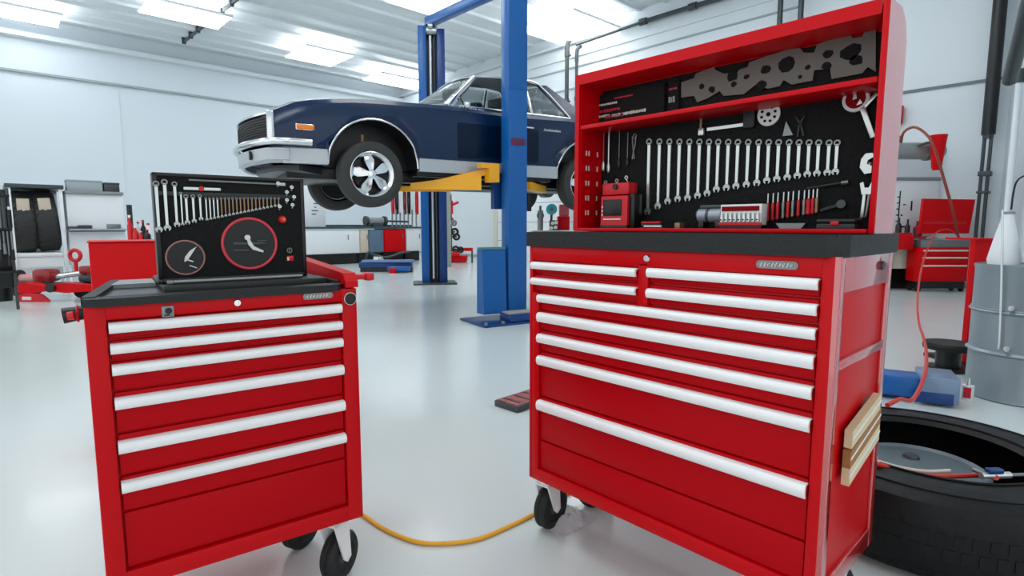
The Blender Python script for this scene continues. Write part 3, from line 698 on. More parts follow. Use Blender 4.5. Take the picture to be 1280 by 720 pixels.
mm = MB(); mm.box(-.045, .044, -.0035, -.001, -.003, .004, .001); mm.box(-.045, -.005, -.0035, -.001, -.022, -.017, .001); mm.box(.02, .048, -.0035, -.001, .006, .010, .001)
mm.build('dial_bar', GUN, t)
t = LB('small_gauge', 'smaller dial gauge with a dull pink ring at the board\'s lower left', 'gauge', 232, 322, .002)
MB().torus((0, 0, 0), (0, 1, 0), .0468, .0026, 44, 8).build('ring', BROWNR, t)
MB().cyl((0, -.001, 0), (0, .002, 0), .0455, n=40).build('dial_face', mat('dial_black', (22, 25, 25), .5), t)
mm = MB(); mm.prism([(-.004, -.012), (.004, -.008), (.028, .030), (.012, .020), (-.002, .002)], -.005, -.0025); mm.obox((-.002, -.003, -.004), (.018, -.003, -.012), .004, .004, .001, (0, 1, 0)); mm.obox((.008, -.003, -.022), (.026, -.003, -.030), .003, .004, .001, (0, 1, 0)); mm.build('needle', mat('off_white', (222, 226, 224), .5), t)
t = LB('rotary_dial', 'small round red and orange knob right of the big gauge', 'knob', 353, 274.5, .003)
MB().lathe([(.012, 0), (.012, .004), (.009, .010), (0.001, .011)], (0, .002, 0), (0, -1, 0), 20).build('knob', REDD, t); MB().cyl((.002, -.012, .001), (.002, -.0085, .001), .004, n=10).build('knob_centre', ORG, t)
for i, (px, py) in enumerate(((347, 229), (358, 240), (364, 234), (367, 246), (349, 258), (365, 256), (358, 250))):
    t = LB('socket_bit', 'small shiny socket bit, %s of those clustered at the board\'s upper right' % ORD[i], 'socket', px, py, .004, 'socket bits at the board\'s upper right')
    MB().lathe([(.0035, 0), (.005, .002), (.0055, .010), (.003, .010), (.003, .005)], (0, .003, -.003), (0, -1, .3), 10).build('shell', STEEL, t); MB().box(-.002, .002, -.002, .003, -.011, -.002).build('stem', STEELD, t)
t = LB('fuse_tag', 'tiny red and white square tag at the board\'s lower right', 'tag', 363, 323, .002)
MB().box(-.010, .010, -.001, .002, -.008, .008, .001).build('tag_plate', REDD, t); MB().box(-.010, -.004, -.0018, -.001, -.006, .004).build('white_print', TXTW, t)
t = LB('dull_clip', 'small dull oval clip just above the red and white tag', 'clip', 362, 313, .003)
MB().torus((0, 0, 0), (0, 1, 0), .007, .0016, 16, 6).build('ring', STEELD, t); MB().box(-.001, .001, -.001, .002, -.004, .004).build('pin', STEELD, t)
# pry bars lying on the platform in front of the board
for i, (v, sa, sb, m_, lab) in enumerate(((.130, .19, .53, STEELD, 'long grey pry bar lying in front of the upright tool board'), (.155, .17, .36, BLK, 'black ratchet bar lying behind the grey pry bar'))):
    t = thing('pry_bar', lab, 'bar', lw(sa, v, .983), LR)
    MB().cyl((0, 0, .006), (sb-sa, 0, .006), .005, n=10).build('shaft', m_, t); MB().box(-.012, .004, -.008, .008, 0, .012, .003).build('claw', m_, t)
mm = None
# red steel cabinet behind the cart
f1 = 2.62
a = on_f(110, 304, f1)
t = thing('steel_locker', 'plain red steel locker standing behind the tool cart', 'locker', (a.x, a.y, 0), LR)
MB().box(0, .78, 0, .30, .04, a.z, .006).build('body', REDW, t); MB().box(.02, .76, .02, .28, 0, .04).build('plinth', BLK, t)
MB().box(-.004, .784, -.004, .304, a.z+.0005, a.z+.008, .002).build('top_rim', REDW, t)

# ================================================================== yellow cable, plastic, floor plate
pts = [(.92, 2.12, .009), (.975, 2.0, .009), (.997, 1.93, .009), (1.005, 1.78, .009), (1.045, 1.628, .009), (1.12, 1.545, .009), (1.223, 1.488, .009), (1.371, 1.475, .009), (1.486, 1.475, .009), (1.62, 1.49, .009), (1.95, 1.52, .009), (2.4, 1.6, .009)]
tag(MB().tube(pts, .0075, 10).build('air_hose', YCAB), 'yellow cable lying on the floor between the two red cabinets', 'cable')
pl = MB(); q = on_z(702, 648, 0); n = 12; rows = []
for i in range(n+1):
    r_ = []
    for j in range(n+1):
        u, v_ = i/n-.5, j/n-.5
        hgt = max(0, .055*(1-4*(u*u+v_*v_)))*random.uniform(.35, 1.0)
        r_.append((q.x+u*.20+random.uniform(-.006, .006), q.y+v_*.20+random.uniform(-.006, .006), .002+hgt))
    rows.append(r_)
pl.grid(rows)
tag(pl.build('plastic_film', PLAS, smooth=False), 'crumpled clear plastic film on the floor behind the caster', 'plastic')
p0, p1, p2 = on_z(618, 500, .04), on_z(647, 509, .04), on_z(668, 474, .04)
t = thing('drive_ramp', 'flat grey metal ramp plate with worn red top on floor', 'ramp', (p0.x, p0.y, 0), math.atan2(p1.y-p0.y, p1.x-p0.x))
L = (p1-p0).length; dd = .62
MB().box(0, L, 0, dd, .002, .040, .004).build('plate', GUN, t)
MB().box(.012, L-.012, .01, dd-.02, .040, .046, .002).build('top_pad', mat('worn_red_tread', (150, 84, 84), .6, 0, 0, .4, 60, .5, 18), t, 'worn red and grey top pad')
mm = MB()
for k in range(6): mm.box(.03, L-.03, .05+k*.09, .065+k*.09, .046, .050, .001)
mm.build('grip_rib', GUN, t)

# ================================================================== tyre on the floor, hose
TC = Vector((2.60, .43, 0)); 
t = thing('loose_tyre', 'large black tyre lying flat on the floor beside the wide cabinet', 'tyre', TC)
TW, RO, RI = .30, .52, .315
pr = [(RI, .02), (RI+.015, .004), (RI+.08, -.0), (RO-.05, .006), (RO-.012, .03), (RO, .07), (RO, TW-.07), (RO-.012, TW-.03), (RO-.05, TW-.006), (RI+.08, TW), (RI+.015, TW-.004), (RI, TW-.02),
      (RI+.02, TW-.03), (RI+.09, TW-.03), (RO-.04, TW-.06), (RO-.025, TW/2), (RO-.04, .06), (RI+.09, .03), (RI+.02, .03)]
MB().lathe(pr, (0, 0, 0.0005), (0, 0, 1), 72, True).build('carcass', RUBN, t)
tr = MB()
for k in range(72):
    a_ = 2*pi*k/72
    for j, (z0, z1) in enumerate(((.035, .085), (.10, .14), (.15, .19), (.205, .25))):
        sh_ = .02 if j % 2 else -.02
        c_, s_ = cos(a_+sh_), sin(a_+sh_); c2, s2 = cos(a_+sh_+.055), sin(a_+sh_+.055)
        ro = RO+.0015 if 0 < j < 3 else RO-.006
        ri = RO-.012 if 0 < j < 3 else RO-.02
        tr.add([(c_*ri, s_*ri, z0), (c2*ri, s2*ri, z0), (c2*ri, s2*ri, z1), (c_*ri, s_*ri, z1), (c_*ro, s_*ro, z0), (c2*ro, s2*ro, z0), (c2*ro, s2*ro, z1), (c_*ro, s_*ro, z1)],
               [(0, 1, 2, 3), (4, 5, 6, 7), (0, 1, 5, 4), (1, 2, 6, 5), (2, 3, 7, 6), (3, 0, 4, 7)])
tr.build('tread_block', RUBN, t)
mm = MB(); mm.torus((0, 0, TW+.001), (0, 0, 1), RI+.03, .004, 64, 6); mm.torus((0, 0, TW-.003), (0, 0, 1), RO-.055, .004, 64, 6); mm.build('sidewall_ring', RUBN, t)
mm = MB()
for k in range(9):
    a_ = radians(58+k*4.6); r0, r1 = RI+.085, RI+.115
    if k in (3, 7): continue
    mm.add([(cos(a_)*r0, sin(a_)*r0, TW+.001), (cos(a_+.045)*r0, sin(a_+.045)*r0, TW+.001), (cos(a_+.045)*r1, sin(a_+.045)*r1, TW+.001), (cos(a_)*r1, sin(a_)*r1, TW+.001),
            (cos(a_)*r0, sin(a_)*r0, TW+.003), (cos(a_+.045)*r0, sin(a_+.045)*r0, TW+.003), (cos(a_+.045)*r1, sin(a_+.045)*r1, TW+.003), (cos(a_)*r1, sin(a_)*r1, TW+.003)],
           [(4, 5, 6, 7), (0, 1, 5, 4), (1, 2, 6, 5), (2, 3, 7, 6), (3, 0, 4, 7)])
mm.build('sidewall_lettering', mat('worn_grey_print', (70, 74, 74), .6), t, 'worn grey sidewall marks')
# items inside tyre
t = thing('oil_drain_pan', 'round pale grey closed pan lying inside the big tyre', 'pan', (2.66, .46, 0))
MB().lathe([(.0, .19), (.20, .185), (.215, .195), (.225, .19), (.225, .17), (.215, .0), (0.0, .0)], (0, 0, .0), (0, 0, 1), 40).build('pan', mat('pale_pan_metal', (96, 108, 114), .4, .1, 0, 0, 0, .1, 8), t)
MB().lathe([(.0, .1905), (.03, .1905), (.026, .20), (0., .20)], (0.06, 0.04, 0), (0, 0, 1), 20).build('filler_cap', GUN, t)
Z_ = TW+.014
hz = [on_z(1068, 571, Z_-.03), on_z(1090, 578, Z_), on_z(1110, 584, Z_-.02), on_z(1140, 592, Z_-.06), on_z(1170, 596, Z_-.08), on_z(1200, 595, Z_-.07), on_z(1228, 594, Z_-.04), on_z(1245, 597, Z_)]
tag(MB().tube(hz, .009, 8).build('coiled_hose', HOSER), 'red hose end crossing the opening of the big tyre', 'hose')
hz2 = [p + Vector((.012, .03, .006)) for p in hz[:6]]
tag(MB().tube(hz2, .007, 8).build('coiled_hose', HOSEW), 'pale hose beside the red one across the tyre opening', 'hose')
q = on_z(1240, 600, TW)
t = thing('air_chuck', 'metal and blue air fitting lying on the tyre bead', 'air fitting', (q.x, q.y, TW+.016), radians(-40))
MB().cyl((-.04, 0, .0), (.06, 0, 0), .011, n=12).build('coupler', STEEL, t); MB().cyl((.06, 0, 0), (.15, 0, 0.0), .006, n=10).build('nozzle', STEELD, t)
MB().box(-.02, .03, -.012, .012, .008, .024, .004).build('trigger', BLUED, t)
MB().cyl((-.02, 0, .0), (-.02, .05, -.002), .007, n=10).build('elbow', STEELD, t)
# long hose
HF = [(1126, 178, 9.9), (1130, 165, 9.8), (1143, 159, 9.7), (1158, 168, 9.5), (1168, 186, 9.35), (1181, 228, 9.3), (1192, 268, 9.4), (1198, 297, 9.7)]
tag(MB().tube([on_f(*p) for p in HF], .022, 8).build('overhead_hose', mat('brown_red_hose', (140, 62, 48), .5)), 'red-brown hose arching from the wall cylinder down to the red chest', 'hose')
HG = [(1200, 297, 9.6), (1186, 287, 9.4), (1170, 291, 9.0), (1160, 310, 8.3), (1152, 335, 7.4), (1147, 370, 6.2), (1148, 400, 5.2), (1156, 428, 4.2), (1158, 455, 3.45), (1152, 480, 3.05), (1140, 500, 2.75), (1124, 515, 2.60), (1108, 521, 2.52)]
P3 = [on_f(*p) for p in HG]; P3[-1].z = TW+.012; P3[-2].z = TW+.016
tag(MB().tube(P3, .0105, 10).build('air_line', HOSER), 'red air hose dropping from the chest to the big tyre', 'hose')

# ================================================================== drum and things right
t = thing('steel_drum', 'grey steel drum standing at the right edge of the view', 'drum', (4.97, .35, 0))
R = .295
MB().lathe([(R-.01, 0), (R, .01), (R-.004, .02), (R-.006, .30), (R+.012, .315), (R-.006, .33), (R-.006, .57), (R+.012, .585), (R-.006, .60), (R-.006, .86), (R, .87), (R, .885), (R-.012, .885), (R-.014, .872), (0.0, .872)], (0, 0, 0), (0, 0, 1), 56).build('shell', DRUM, t)
mm = MB(); mm.torus((0, 0, .60), (0, 0, 1), R-.003, .005, 56, 6); mm.build('hoop', DRUM, t)
dv = Vector((-.68, -.3, 0)).normalized()
fr_ = [on_f(1250, 440, 3.42), on_f(1250, 372, 3.42)]
mm = MB(Matrix.Translation((-4.97, -.35, 0)))
for (px, py) in ((1246, 440), (1253, 388)):
    q = on_f(px, py, 3.40); dr_ = Vector((q.x-4.97, q.y-.35, 0)).normalized(); pc = Vector((4.97, .35, q.z))+dr_*(R-.01)
    mm.cyl(pc, pc+dr_*.03, .016, n=12); mm.cyl(pc+dr_*.03, pc+dr_*.045, .009, n=10)
mm.build('drain_fitting', STEEL, t)
def drum_pt(px, py):
    # point on the drum's surface seen in that direction
    d = ray(px, py); cx, cy = 4.97, .35; a_ = d[0]**2+d[1]**2; b_ = -2*(d[0]*cx+d[1]*cy); c_ = cx*cx+cy*cy-(R+.016)**2
    ds = b_*b_-4*a_*c_
    tt = (-b_-sqrt(max(ds, 0)))/(2*a_); return Vector((d[0]*tt, d[1]*tt, EYE+d[2]*tt))
tag(MB().tube([drum_pt(1253, 262), drum_pt(1253, 300), drum_pt(1252, 335), drum_pt(1251, 380), drum_pt(1249, 425), drum_pt(1248, 436)], .006, 8).build('grounding_cable', STEEL), 'thin pale cable running down the front of the drum', 'cable')
# things on the drum
t = thing('white_funnel', 'tall tapered white plastic container standing on the drum', 'container', (4.97-.05, .35+.14, .8855))
MB().lathe([(.0, 0), (.085, .0), (.09, .03), (.065, .16), (.035, .30), (.03, .33), (0., .33)], (0, 0, 0), (0, 0, 1), 24).build('body', WHT, t)
MB().cyl((0, 0, .33), (0, 0, .345), .034, n=16).build('cap', GREYP, t)
t = thing('drum_pump', 'black pump motor with pipes sitting on top of the drum', 'pump', (4.97-.08, .35-.08, .8855))
MB().cyl((-.09, 0, .075), (.09, 0, .075), .06, n=20).build('motor', BLK, t); MB().box(-.08, .08, -.05, .05, 0, .03, .006).build('base', BLK, t)
mm = MB(); [mm.torus((x, 0, .075), (1, 0, 0), .060, .006, 20, 6) for x in (-.06, -.03, 0, .03, .06)]; mm.build('cooling_fin', GUN, t)
MB().cyl((-.03, .06, .0), (-.03, .06, .42), .013, n=12).build('suction_tube', STEEL, t)
MB().cyl((.05, .0, .13), (.05, 0, .18), .02, n=12).build('gauge_port', STEELD, t)
t = thing('red_stand', 'narrow tapered red steel stand between the drum and red chest', 'stand', (on_f(1208, 462, 4.45).x, on_f(1208, 462, 4.45).y, 0))
ax = Vector((RX, RY, 0)); dp_ = Vector((FX, FY, 0))
def sp(u, v_, z): q = ax*u+dp_*v_; return (q.x, q.y, z)
o2 = [(-.02, 0), (.03, 0), (.155, 1.025), (-.02, 1.025)]
MB().add([sp(u, 0, z) for u, z in o2]+[sp(u, .05, z) for u, z in o2], [(0, 1, 2, 3), (4, 5, 6, 7), (0, 1, 5, 4), (1, 2, 6, 5), (2, 3, 7, 6), (3, 0, 4, 7)]).build('upright', REDW, t, smooth=False)
MB().add([sp(u, v_, z) for z in (0, .03) for (u, v_) in ((-.06, -.05), (.07, -.05), (.07, .40), (-.06, .40))], [(0, 1, 2, 3), (4, 5, 6, 7), (0, 1, 5, 4), (1, 2, 6, 5), (2, 3, 7, 6), (3, 0, 4, 7)]).build('foot', BLK, t, smooth=False)
MB().add([sp(u, v_, z) for z in (1.025, 1.04) for (u, v_) in ((-.03, -.03), (.165, -.03), (.165, .30), (-.03, .30))], [(0, 1, 2, 3), (4, 5, 6, 7), (0, 1, 5, 4), (1, 2, 6, 5), (2, 3, 7, 6), (3, 0, 4, 7)]).build('top_plate', REDW, t, smooth=False)

# blue low arm with pad
p0, p1 = on_z(1060, 482, .06), on_z(1190, 497, .06)
t = thing('low_ramp', 'blue low lift ramp with grey end lying behind the big tyre', 'ramp', (p0.x, p0.y, 0), math.atan2(p1.y-p0.y, p1.x-p0.x))
L = (p1-p0).length
MB().box(0, L*.80, 0, .20, .03, .16, .008).build('beam', BLUE, t); MB().box(L*.70, L+.03, -.05, .24, .02, .19, .01).build('end_box', mat('blue_grey_steel', (120, 142, 168), .35, .3), t, 'blue-grey end box')
MB().box(L*.66, L+.0, -.056, -.048, .02, .09, .003).build('skid_plate', BLUED, t)
MB().box(.05, L*.7, .05, .15, 0, .03).build('foot', BLUED, t)
q = on_f(1187, 428, 4.35)
t = thing('lift_pad', 'black round rubber-topped pad standing behind the blue arm', 'lift pad', (q.x, q.y, 0))
MB().lathe([(.0, q.z-.05), (.17, q.z-.05), (.175, q.z-.02), (.165, q.z), (0, q.z)], (0, 0, 0), (0, 0, 1), 36).build('pad', RUB, t)
MB().cyl((0, 0, .02), (0, 0, q.z-.05), .085, n=24).build('column', BLK, t); MB().cyl((0, 0, 0), (0, 0, .03), .14, n=28).build('base_flange', BLK, t)
q = on_z(1209, 500, 0)
t = thing('oil_can', 'small pale oil can standing between blue arm and drum', 'can', (q.x, q.y, 0))
MB().cyl((0, 0, 0), (0, 0, .10), .032, n=20).build('body', mat('off_white', (222, 226, 224), .5), t); MB().cyl((0, 0, .10), (0, 0, .15), .015, .008, 14).build('neck', STEEL, t); MB().box(-.034, -.028, -.02, .02, .02, .09).build('side_label', TXTR, t)

# ---- far right: workbench, pegboard, red chest
FB = 9.4
def fth(name, lab, cat, px, base, f, group=None):      # thing whose local x runs to the right of the view, y away
    q = on_f(px, 300, f); return thing(name, lab, cat, (q.x, q.y, base), -YAW, group)
def ux(px, f): return (px-640)/FOC*f*1.0
def hz_(py, f): return EYE-(py-282)/FOC*f
t = fth('workbench', 'cream workbench below the pegboard at the right', 'workbench', 1100, 0, 9.95)
k = 9.95/FOC
MB().box(-.25, 18*k, 0, .5, .22, hz_(302, 9.95)-.0, .02).build('cabinet_end', CREAM, t, 'cream rounded end cabinet')
MB().box(18*k+.002, 62*k, .06, .5, hz_(336, 9.95), hz_(302, 9.95), .01).build('drawer_unit', CREAM, t)
MB().box(18*k+.002, 62*k, .2, .5, 0, hz_(336, 9.95)-.001).build('plinth', BLK, t)
MB().box(-.2, 16*k, .05, .45, 0.0, .22, .01).build('foot', CREAM, t)
MB().box(-.27, 66*k, -.02, .52, hz_(302, 9.95)+.001, hz_(298, 9.95), .004).build('worktop', GREYP, t)
bz = hz_(298, 9.95)
t = fth('pegboard', 'white tool panel with black marks standing behind the right workbench', 'pegboard', 1112, bz+.001, 10.43)
MB().box(0, .84, 0, .04, 0, hz_(227, 10.43)-bz, .004).build('panel', WHT, t); MB().box(-.02, .86, -.01, .05, hz_(227, 10.43)-bz+.0005, hz_(223, 10.43)-bz, .003).build('top_rail', GREYP, t)
MB().box(0, .84, .005, .04, hz_(223, 10.43)-bz+.001, hz_(180, 10.43)-bz, .004).build('upper_panel', WHT, t)
mm = MB(); mm.box(.12, .14, -.006, 0, .20, .86); mm.box(.12, .36, -.006, 0, .19, .22); mm.box(.34, .37, -.006, 0, .50, .68, .004); mm.box(.2, .25, -.006, 0, .60, .62); mm.box(.17, .20, -.006, 0, .40, .43)
for k_ in range(5): mm.box(.08, .12, -.006, 0, .3+k_*.11, .32+k_*.11)
mm.build('hook_strip', BLK, t)
for i, (px, m_, hh, w_, lab) in enumerate(((1122, BLK, 24, .05, 'tall black bottle on the right workbench, nearest the hutch'), (1133, BLK, 22, .04, 'slimmer black bottle on the right workbench'), (1146, mat('maroon_plastic', (130, 24, 34), .4), 20, .07, 'dark red can on the right workbench by the pegboard'))):
    t = fth('spray_bottle', lab, 'bottle', px, bz+.0005, 10.1, 'bottles on the right workbench')
    hh = hh*10.1/FOC
    MB().lathe([(0, 0), (w_, 0), (w_, hh*.65), (w_*.4, hh*.8), (w_*.35, hh)], (0, 0, 0), (0, 0, 1), 16).build('body', m_, t); MB().cyl((0, 0, hh), (0, 0, hh+.02), w_*.4, n=12).build('cap', BLK, t)
# wall cylinder with red cone
ff = 9.9
q = on_f(1116, 189, ff)
t = thing('air_cylinder', 'grey horizontal cylinder on the far wall behind the hutch', 'air cylinder', (q.x, q.y, q.z), -YAW)
L = (1166-1108)*ff/FOC; r_ = 10*ff/FOC
MB().cyl((-.1, 0, 0), (L, 0, 0), r_, n=24).build('tank', mat('grey_green_metal', (150, 158, 156), .35, .4), t)
mm = MB(); mm.cyl((L-.26, 0, 0), (L-.20, 0, 0), r_*1.15, n=24); mm.cyl((L, 0, 0), (L+.04, 0, 0), r_*.7, n=20); mm.build('band', STEELD, t)
MB().cyl((.12, 0, r_), (.12, 0, r_+.12), .03, n=12).build('outlet', GUN, t)
MB().box(.2, .3, 0, .515, -.04, .04).build('wall_bracket', GUN, t)
q = on_f(1172, 190, 9.62)
t = thing('hose_cone', 'red plastic cone hung at the end of the grey cylinder', 'cone', (q.x, q.y, q.z), -YAW)
MB().lathe([(.055, -.30), (.075, -.25), (.12, .24), (.125, .28), (.11, .28), (.06, -.2)], (0, .0, 0), (0, 0, 1), 24).build('cone', REDW, t)
MB().cyl((-.02, .0, .20), (-.24, .14, .12), .02, n=10).build('bracket', GUN, t)
q = on_x(1123, 141, XB-.1)
tag(MB().box(q.x-.1, q.x+.09, q.y-.07, q.y+.07, q.z-.22, q.z+.14, .03).build('fire_extinguisher_box', REDW), 'narrow red box fixed on the far wall just right of hutch', 'box')
# red chest with lid
ff = 9.6; k = ff/FOC
t = fth('tool_chest', 'red tool chest with raised lid and three drawers at the far right', 'tool chest', 1152, 0, ff)
W_ = 61*k
MB().box(0, W_, 0, .33, hz_(352, ff), hz_(309, ff), .01).build('body', REDW, t)
for i, (ya, yb) in enumerate(((319, 312), (328, 321), (350, 331))):
    d_ = MB().box(.03, W_-.04, -.015, .0, hz_(ya, ff), hz_(yb, ff), .004).build('drawer', REDW, t)
    MB().box(.03, W_-.04, -.03, -.0155, hz_(yb, ff)-.028, hz_(yb, ff), .004).build('drawer_handle', HOSEW, d_)
MB().box(.0, W_, .0, .33, hz_(309, ff)+.001, hz_(300, ff), .004).build('tray', STEELD, t)
lid = MB(); a_ = (1163-1152)*k; b_ = (1230-1152)*k
lid.prism([(a_, hz_(292, ff)), (b_-.06, hz_(292, ff)), (b_, hz_(249, ff)), (a_+.02, hz_(248, ff))], .26, .32); lid.build('lid', REDW, t, 'raised red lid', smooth=False)
lid = MB(); lid.box(a_+.04, b_-.12, .252, .26, hz_(280, ff), hz_(277, ff)); lid.build('lid_stay', REDD, t)
MB().box(.02, W_-.02, .02, .30, .06, hz_(352, ff)-.001).build('lower_bay', BLK, t)
for x in (.05, W_-.05):
    for y in (.06, .27):
        w_ = MB(); w_.cyl((x-.015, y, .05), (x+.015, y, .05), .05, n=18); w_.box(x-.02, x+.02, y-.02, y+.02, .05, .07); w_.build('caster', RUB, t)
zt_ = hz_(300, ff)
for i, (x, y, dx, m_, lab) in enumerate(((.18, .12, .22, STEEL, 'silver wrench pile piece nearest the front of the chest tray'), (.30, .2, .34, HOSEW, 'pale rod lying across the chest tray'), (.12, .22, .2, REDD, 'red-handled tool on the chest tray\'s left'), (.38, .22, .25, STEEL, 'silver bar at the back of the chest tray'))):
    q = Vector((t.location.x, t.location.y, 0))+ax*x+dp_*y
    tag(MB().obox((0, 0, .03), (ax*dx*.9+dp_*.04+Vector((0, 0, .05))), .035, .035, .008).build('loose_tool', m_), lab, 'tool').location = (q.x, q.y, zt_+.002)
t = fth('bench_vise', 'red bench vise fixed beside the tool chest', 'vise', 1121, 0, 9.70)
k = 9.70/FOC
MB().box(0, 22*k, 0, .18, hz_(312, 9.70), hz_(294, 9.70), .02).build('vise_body', REDW, t); MB().box(-.12, .30, .05, .12, hz_(297, 9.70)+.005, hz_(291, 9.70), .01).build('jaw', REDW, t)
MB().cyl((-.12, .09, hz_(303, 9.70)), (.36, .09, hz_(303, 9.70)), .02, n=12).build('screw', STEEL, t); MB().box(.05, .25, .18, .249, hz_(312, 9.70)+.02, hz_(300, 9.70)).build('mounting_plate', GUN, t)

# ================================================================== LIFT POSTS
PO = (4.535, 4.905)
t = thing('lift_post', 'tall blue lift post in front of the raised navy car', 'lift post', (PO[0], PO[1], 0), radians(-12)); NEAR_POST = t
MB().box(-.013, .243, 0, .016, .02, 5.0, .003).build('web', BLUE, t)
mm = MB(); mm.box(-.013, .003, .0165, .17, .02, 5.0, .003); mm.box(.227, .243, .0165, .17, .02, 5.0, .003); mm.build('flange', BLUE, t)
MB().box(-.006, .236, -.006, 0, 2.72, 5.0, .002).build('upper_cover', BLUE, t)
MB().box(.02, .215, -.010, -.0, 2.08, 2.16, .002).build('decal', mat('maroon_label', (88, 34, 66), .5), t, 'dark maroon label strip')
MB().prismx([(-.02, .10), (.16, .10), (.15, .86), (.02, .86)], -.36, -.05).build('power_box', BLUE, t, 'short blue box beside the post foot')
MB().box(-.36, -.05, .005, .15, .861, .885, .005).build('power_box_lid', mat('green_lid', (74, 128, 130), .5), t)
MB().box(-.50, .56, -.30, .34, 0, .025, .004).build('base_plate', BLUED, t)
MB().box(-.15, .50, -.28, -.02, .03, .105, .01).build('foot_beam', BLUED, t); MB().box(-.12, .48, -.20, -.004, .106, .125, .003).build('step_plate', CONC, t)
mm = MB(); [mm.cyl((x, -.26, .025), (x, -.26, .055), .022, n=6) for x in (-.46, -.24, .53)]; mm.build('anchor_bolt', STEELD, t)
# arms attached to the post (yellow) - local frame of post equals car frame axes
# far post
FPp = Vector((6.42, 9.13, 0)); fa = math.atan2(-4.23, -1.84)+pi/2
t = thing('lift_post', 'blue twin-channel lift post behind the front of the car', 'lift post', FPp, radians(-33))
w_ = .25
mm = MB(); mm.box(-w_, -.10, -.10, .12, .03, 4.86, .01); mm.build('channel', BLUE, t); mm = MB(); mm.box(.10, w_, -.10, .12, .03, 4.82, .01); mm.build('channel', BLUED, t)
MB().box(-.10, .10, .06, .12, .03, 4.8).build('inner_web', mat('navy_inner', (14, 34, 70), .4), t)
MB().cyl((-.02, -.02, .1), (-.02, -.02, 4.7), .028, n=14).build('hydraulic_ram', STEEL, t)
MB().cyl((.055, .0, .1), (.055, .0, 4.7), .018, n=8).build('cable_run', GUN, t)
mm = MB(); mm.cyl((-.09, -.05, 4.78), (.09, -.05, 4.78), .07, n=18); mm.cyl((-.06, -.13, 4.84), (.02, -.13, 4.84), .05, n=14); mm.build('pulley', STEEL, t)
MB().box(-.42, .42, -.3, .34, 0, .03, .004).build('base_plate', GUN, t)
p0 = FPp+Vector((0, .1, 4.97)); p1 = Vector((6.42, 5.9, 4.97)); 
bm_ = thing('lift_crossbeam', 'blue overhead beam running forward from the far lift post', 'beam', p0)
MB().obox((0, 0, 0), p1-p0, .16, .16, .01).build('beam', BLUE, bm_); MB().obox((0, p1.y-p0.y, 0), Vector((PO[0]+.1, PO[1]+.08, 5.10))-p0, .16, .16, .01).build('return_beam', BLUE, bm_)
MB().box(-.12, .12, -.14, .10, -.095, -.081, .004).build('mount', BLUED, bm_)
# blue arms near far post foot
q = on_z(480, 340, 0); q2 = on_z(522, 345, 0)
t = thing('low_lift_arms', 'folded blue lift arms on the floor left of the far post', 'lift arm', (q.x, q.y, 0), -YAW)
k = 10.9/FOC
MB().box(-40*k, 44*k, 0, .25, .10, .24, .02).build('beam', BLUED, t); MB().prismz([(-34*k, -.05), (40*k, -.1), (46*k, .2), (-30*k, .12)], .245, .30).build('upper_beam', mat('pale_blue_paint', (104, 140, 186), .3, 0, .3), t, 'pale blue upper beam')
MB().box(10*k, 44*k, -.35, -.12, .04, .16, .02).build('side_beam', BLUE, t)
MB().box(14*k, 24*k, -.42, -.28, 0, .12, .01).build('red_foot', REDW, t, 'small red foot'); MB().cyl((-10*k, .1, .30), (-10*k, .1, .38), .13, n=20).build('pad', CHR, t)
MB().box(-38*k, 44*k, .02, .22, 0, .098).build('under_frame', BLK, t); MB().tube([(-30*k, .1, .3), (-24*k, .05, .5), (-16*k, .1, .42), (4*k, .1, .36), (24*k, .1, .46), (40*k, .1, .50)], .025, 8).build('hydraulic_hose', GUN, t)

# ================================================================== CAR
CS = 1.03; CO = (3.006*CS, 5.401*CS, 1.14+(1.334-1.14)*CS)
CAR = thing('classic_car', 'navy blue classic coupe with chrome trim raised on the lift', 'car', CO, radians(-12))
CAR.scale = (CS, CS, CS)
YC = .92
def interp(tab, x):
    for (x0, v0), (x1, v1) in zip(tab[:-1], tab[1:]):
        if x <= x1:
            t_ = max(0, (x-x0)/(x1-x0)); return v0+(v1-v0)*t_
    return tab[-1][1]
ZS = [(-.95, .91), (-.85, .96), (-.72, 1.03), (-.5, 1.085), (-.18, 1.125), (.16, 1.145), (.5, 1.155), (.93, 1.17), (1.5, 1.165), (2.0, 1.17), (2.6, 1.19), (3.2, 1.16), (3.6, 1.09), (3.82, 1.0)]
HWT = [(-.95, .86), (-.6, .905), (0, .92), (1.5, .90), (2.6, .925), (3.4, .90), (3.82, .85)]
ZCt = [(-.95, .91), (-.5, 1.06), (.1, 1.15), (.9, 1.21), (2.6, 1.21), (3.3, 1.15), (3.82, 1.02)]
def nose(x, yy, hw):
    if x < -.2:
        f_ = min(1, (-.2-x)/.75); return x-.19*f_*(1-min(1, abs(yy)/hw)**2)
    if x > 3.4: return x+.08*(x-3.4)/.42*(1-(yy/hw)**2)
    return x
body = MB(); rows = []
xs_c = [-.95, -.90, -.82, -.7, -.55, -.35, -.15, .1, .35, .6, .9, 1.2, 1.6, 2.0, 2.3, 2.6, 2.9, 3.2, 3.5, 3.7, 3.82]
for x in xs_c:
    hw = interp(HWT, x); zs = interp(ZS, x); zc = max(interp(ZCt, x), zs); zb = .43 if x > -.8 else .50
    half = [(hw-.10, zb), (hw-.03, zb+.03), (hw-.008, .62), (hw, .76), (hw-.006, zs-.16), (hw-.03, zs-.06), (hw-.075, zs-.012), (hw-.15, zs+.004), (hw*.5, zc-.008), (.0, zc)]
    ring_ = [(-a_, z) for a_, z in half]+[(a_, z) for a_, z in half[::-1][1:]]
    rows.append([(nose(x, yy, hw), YC+yy, z) for yy, z in ring_])
n = len(rows[0]); vs = [p for r in rows for p in r]; fs = []
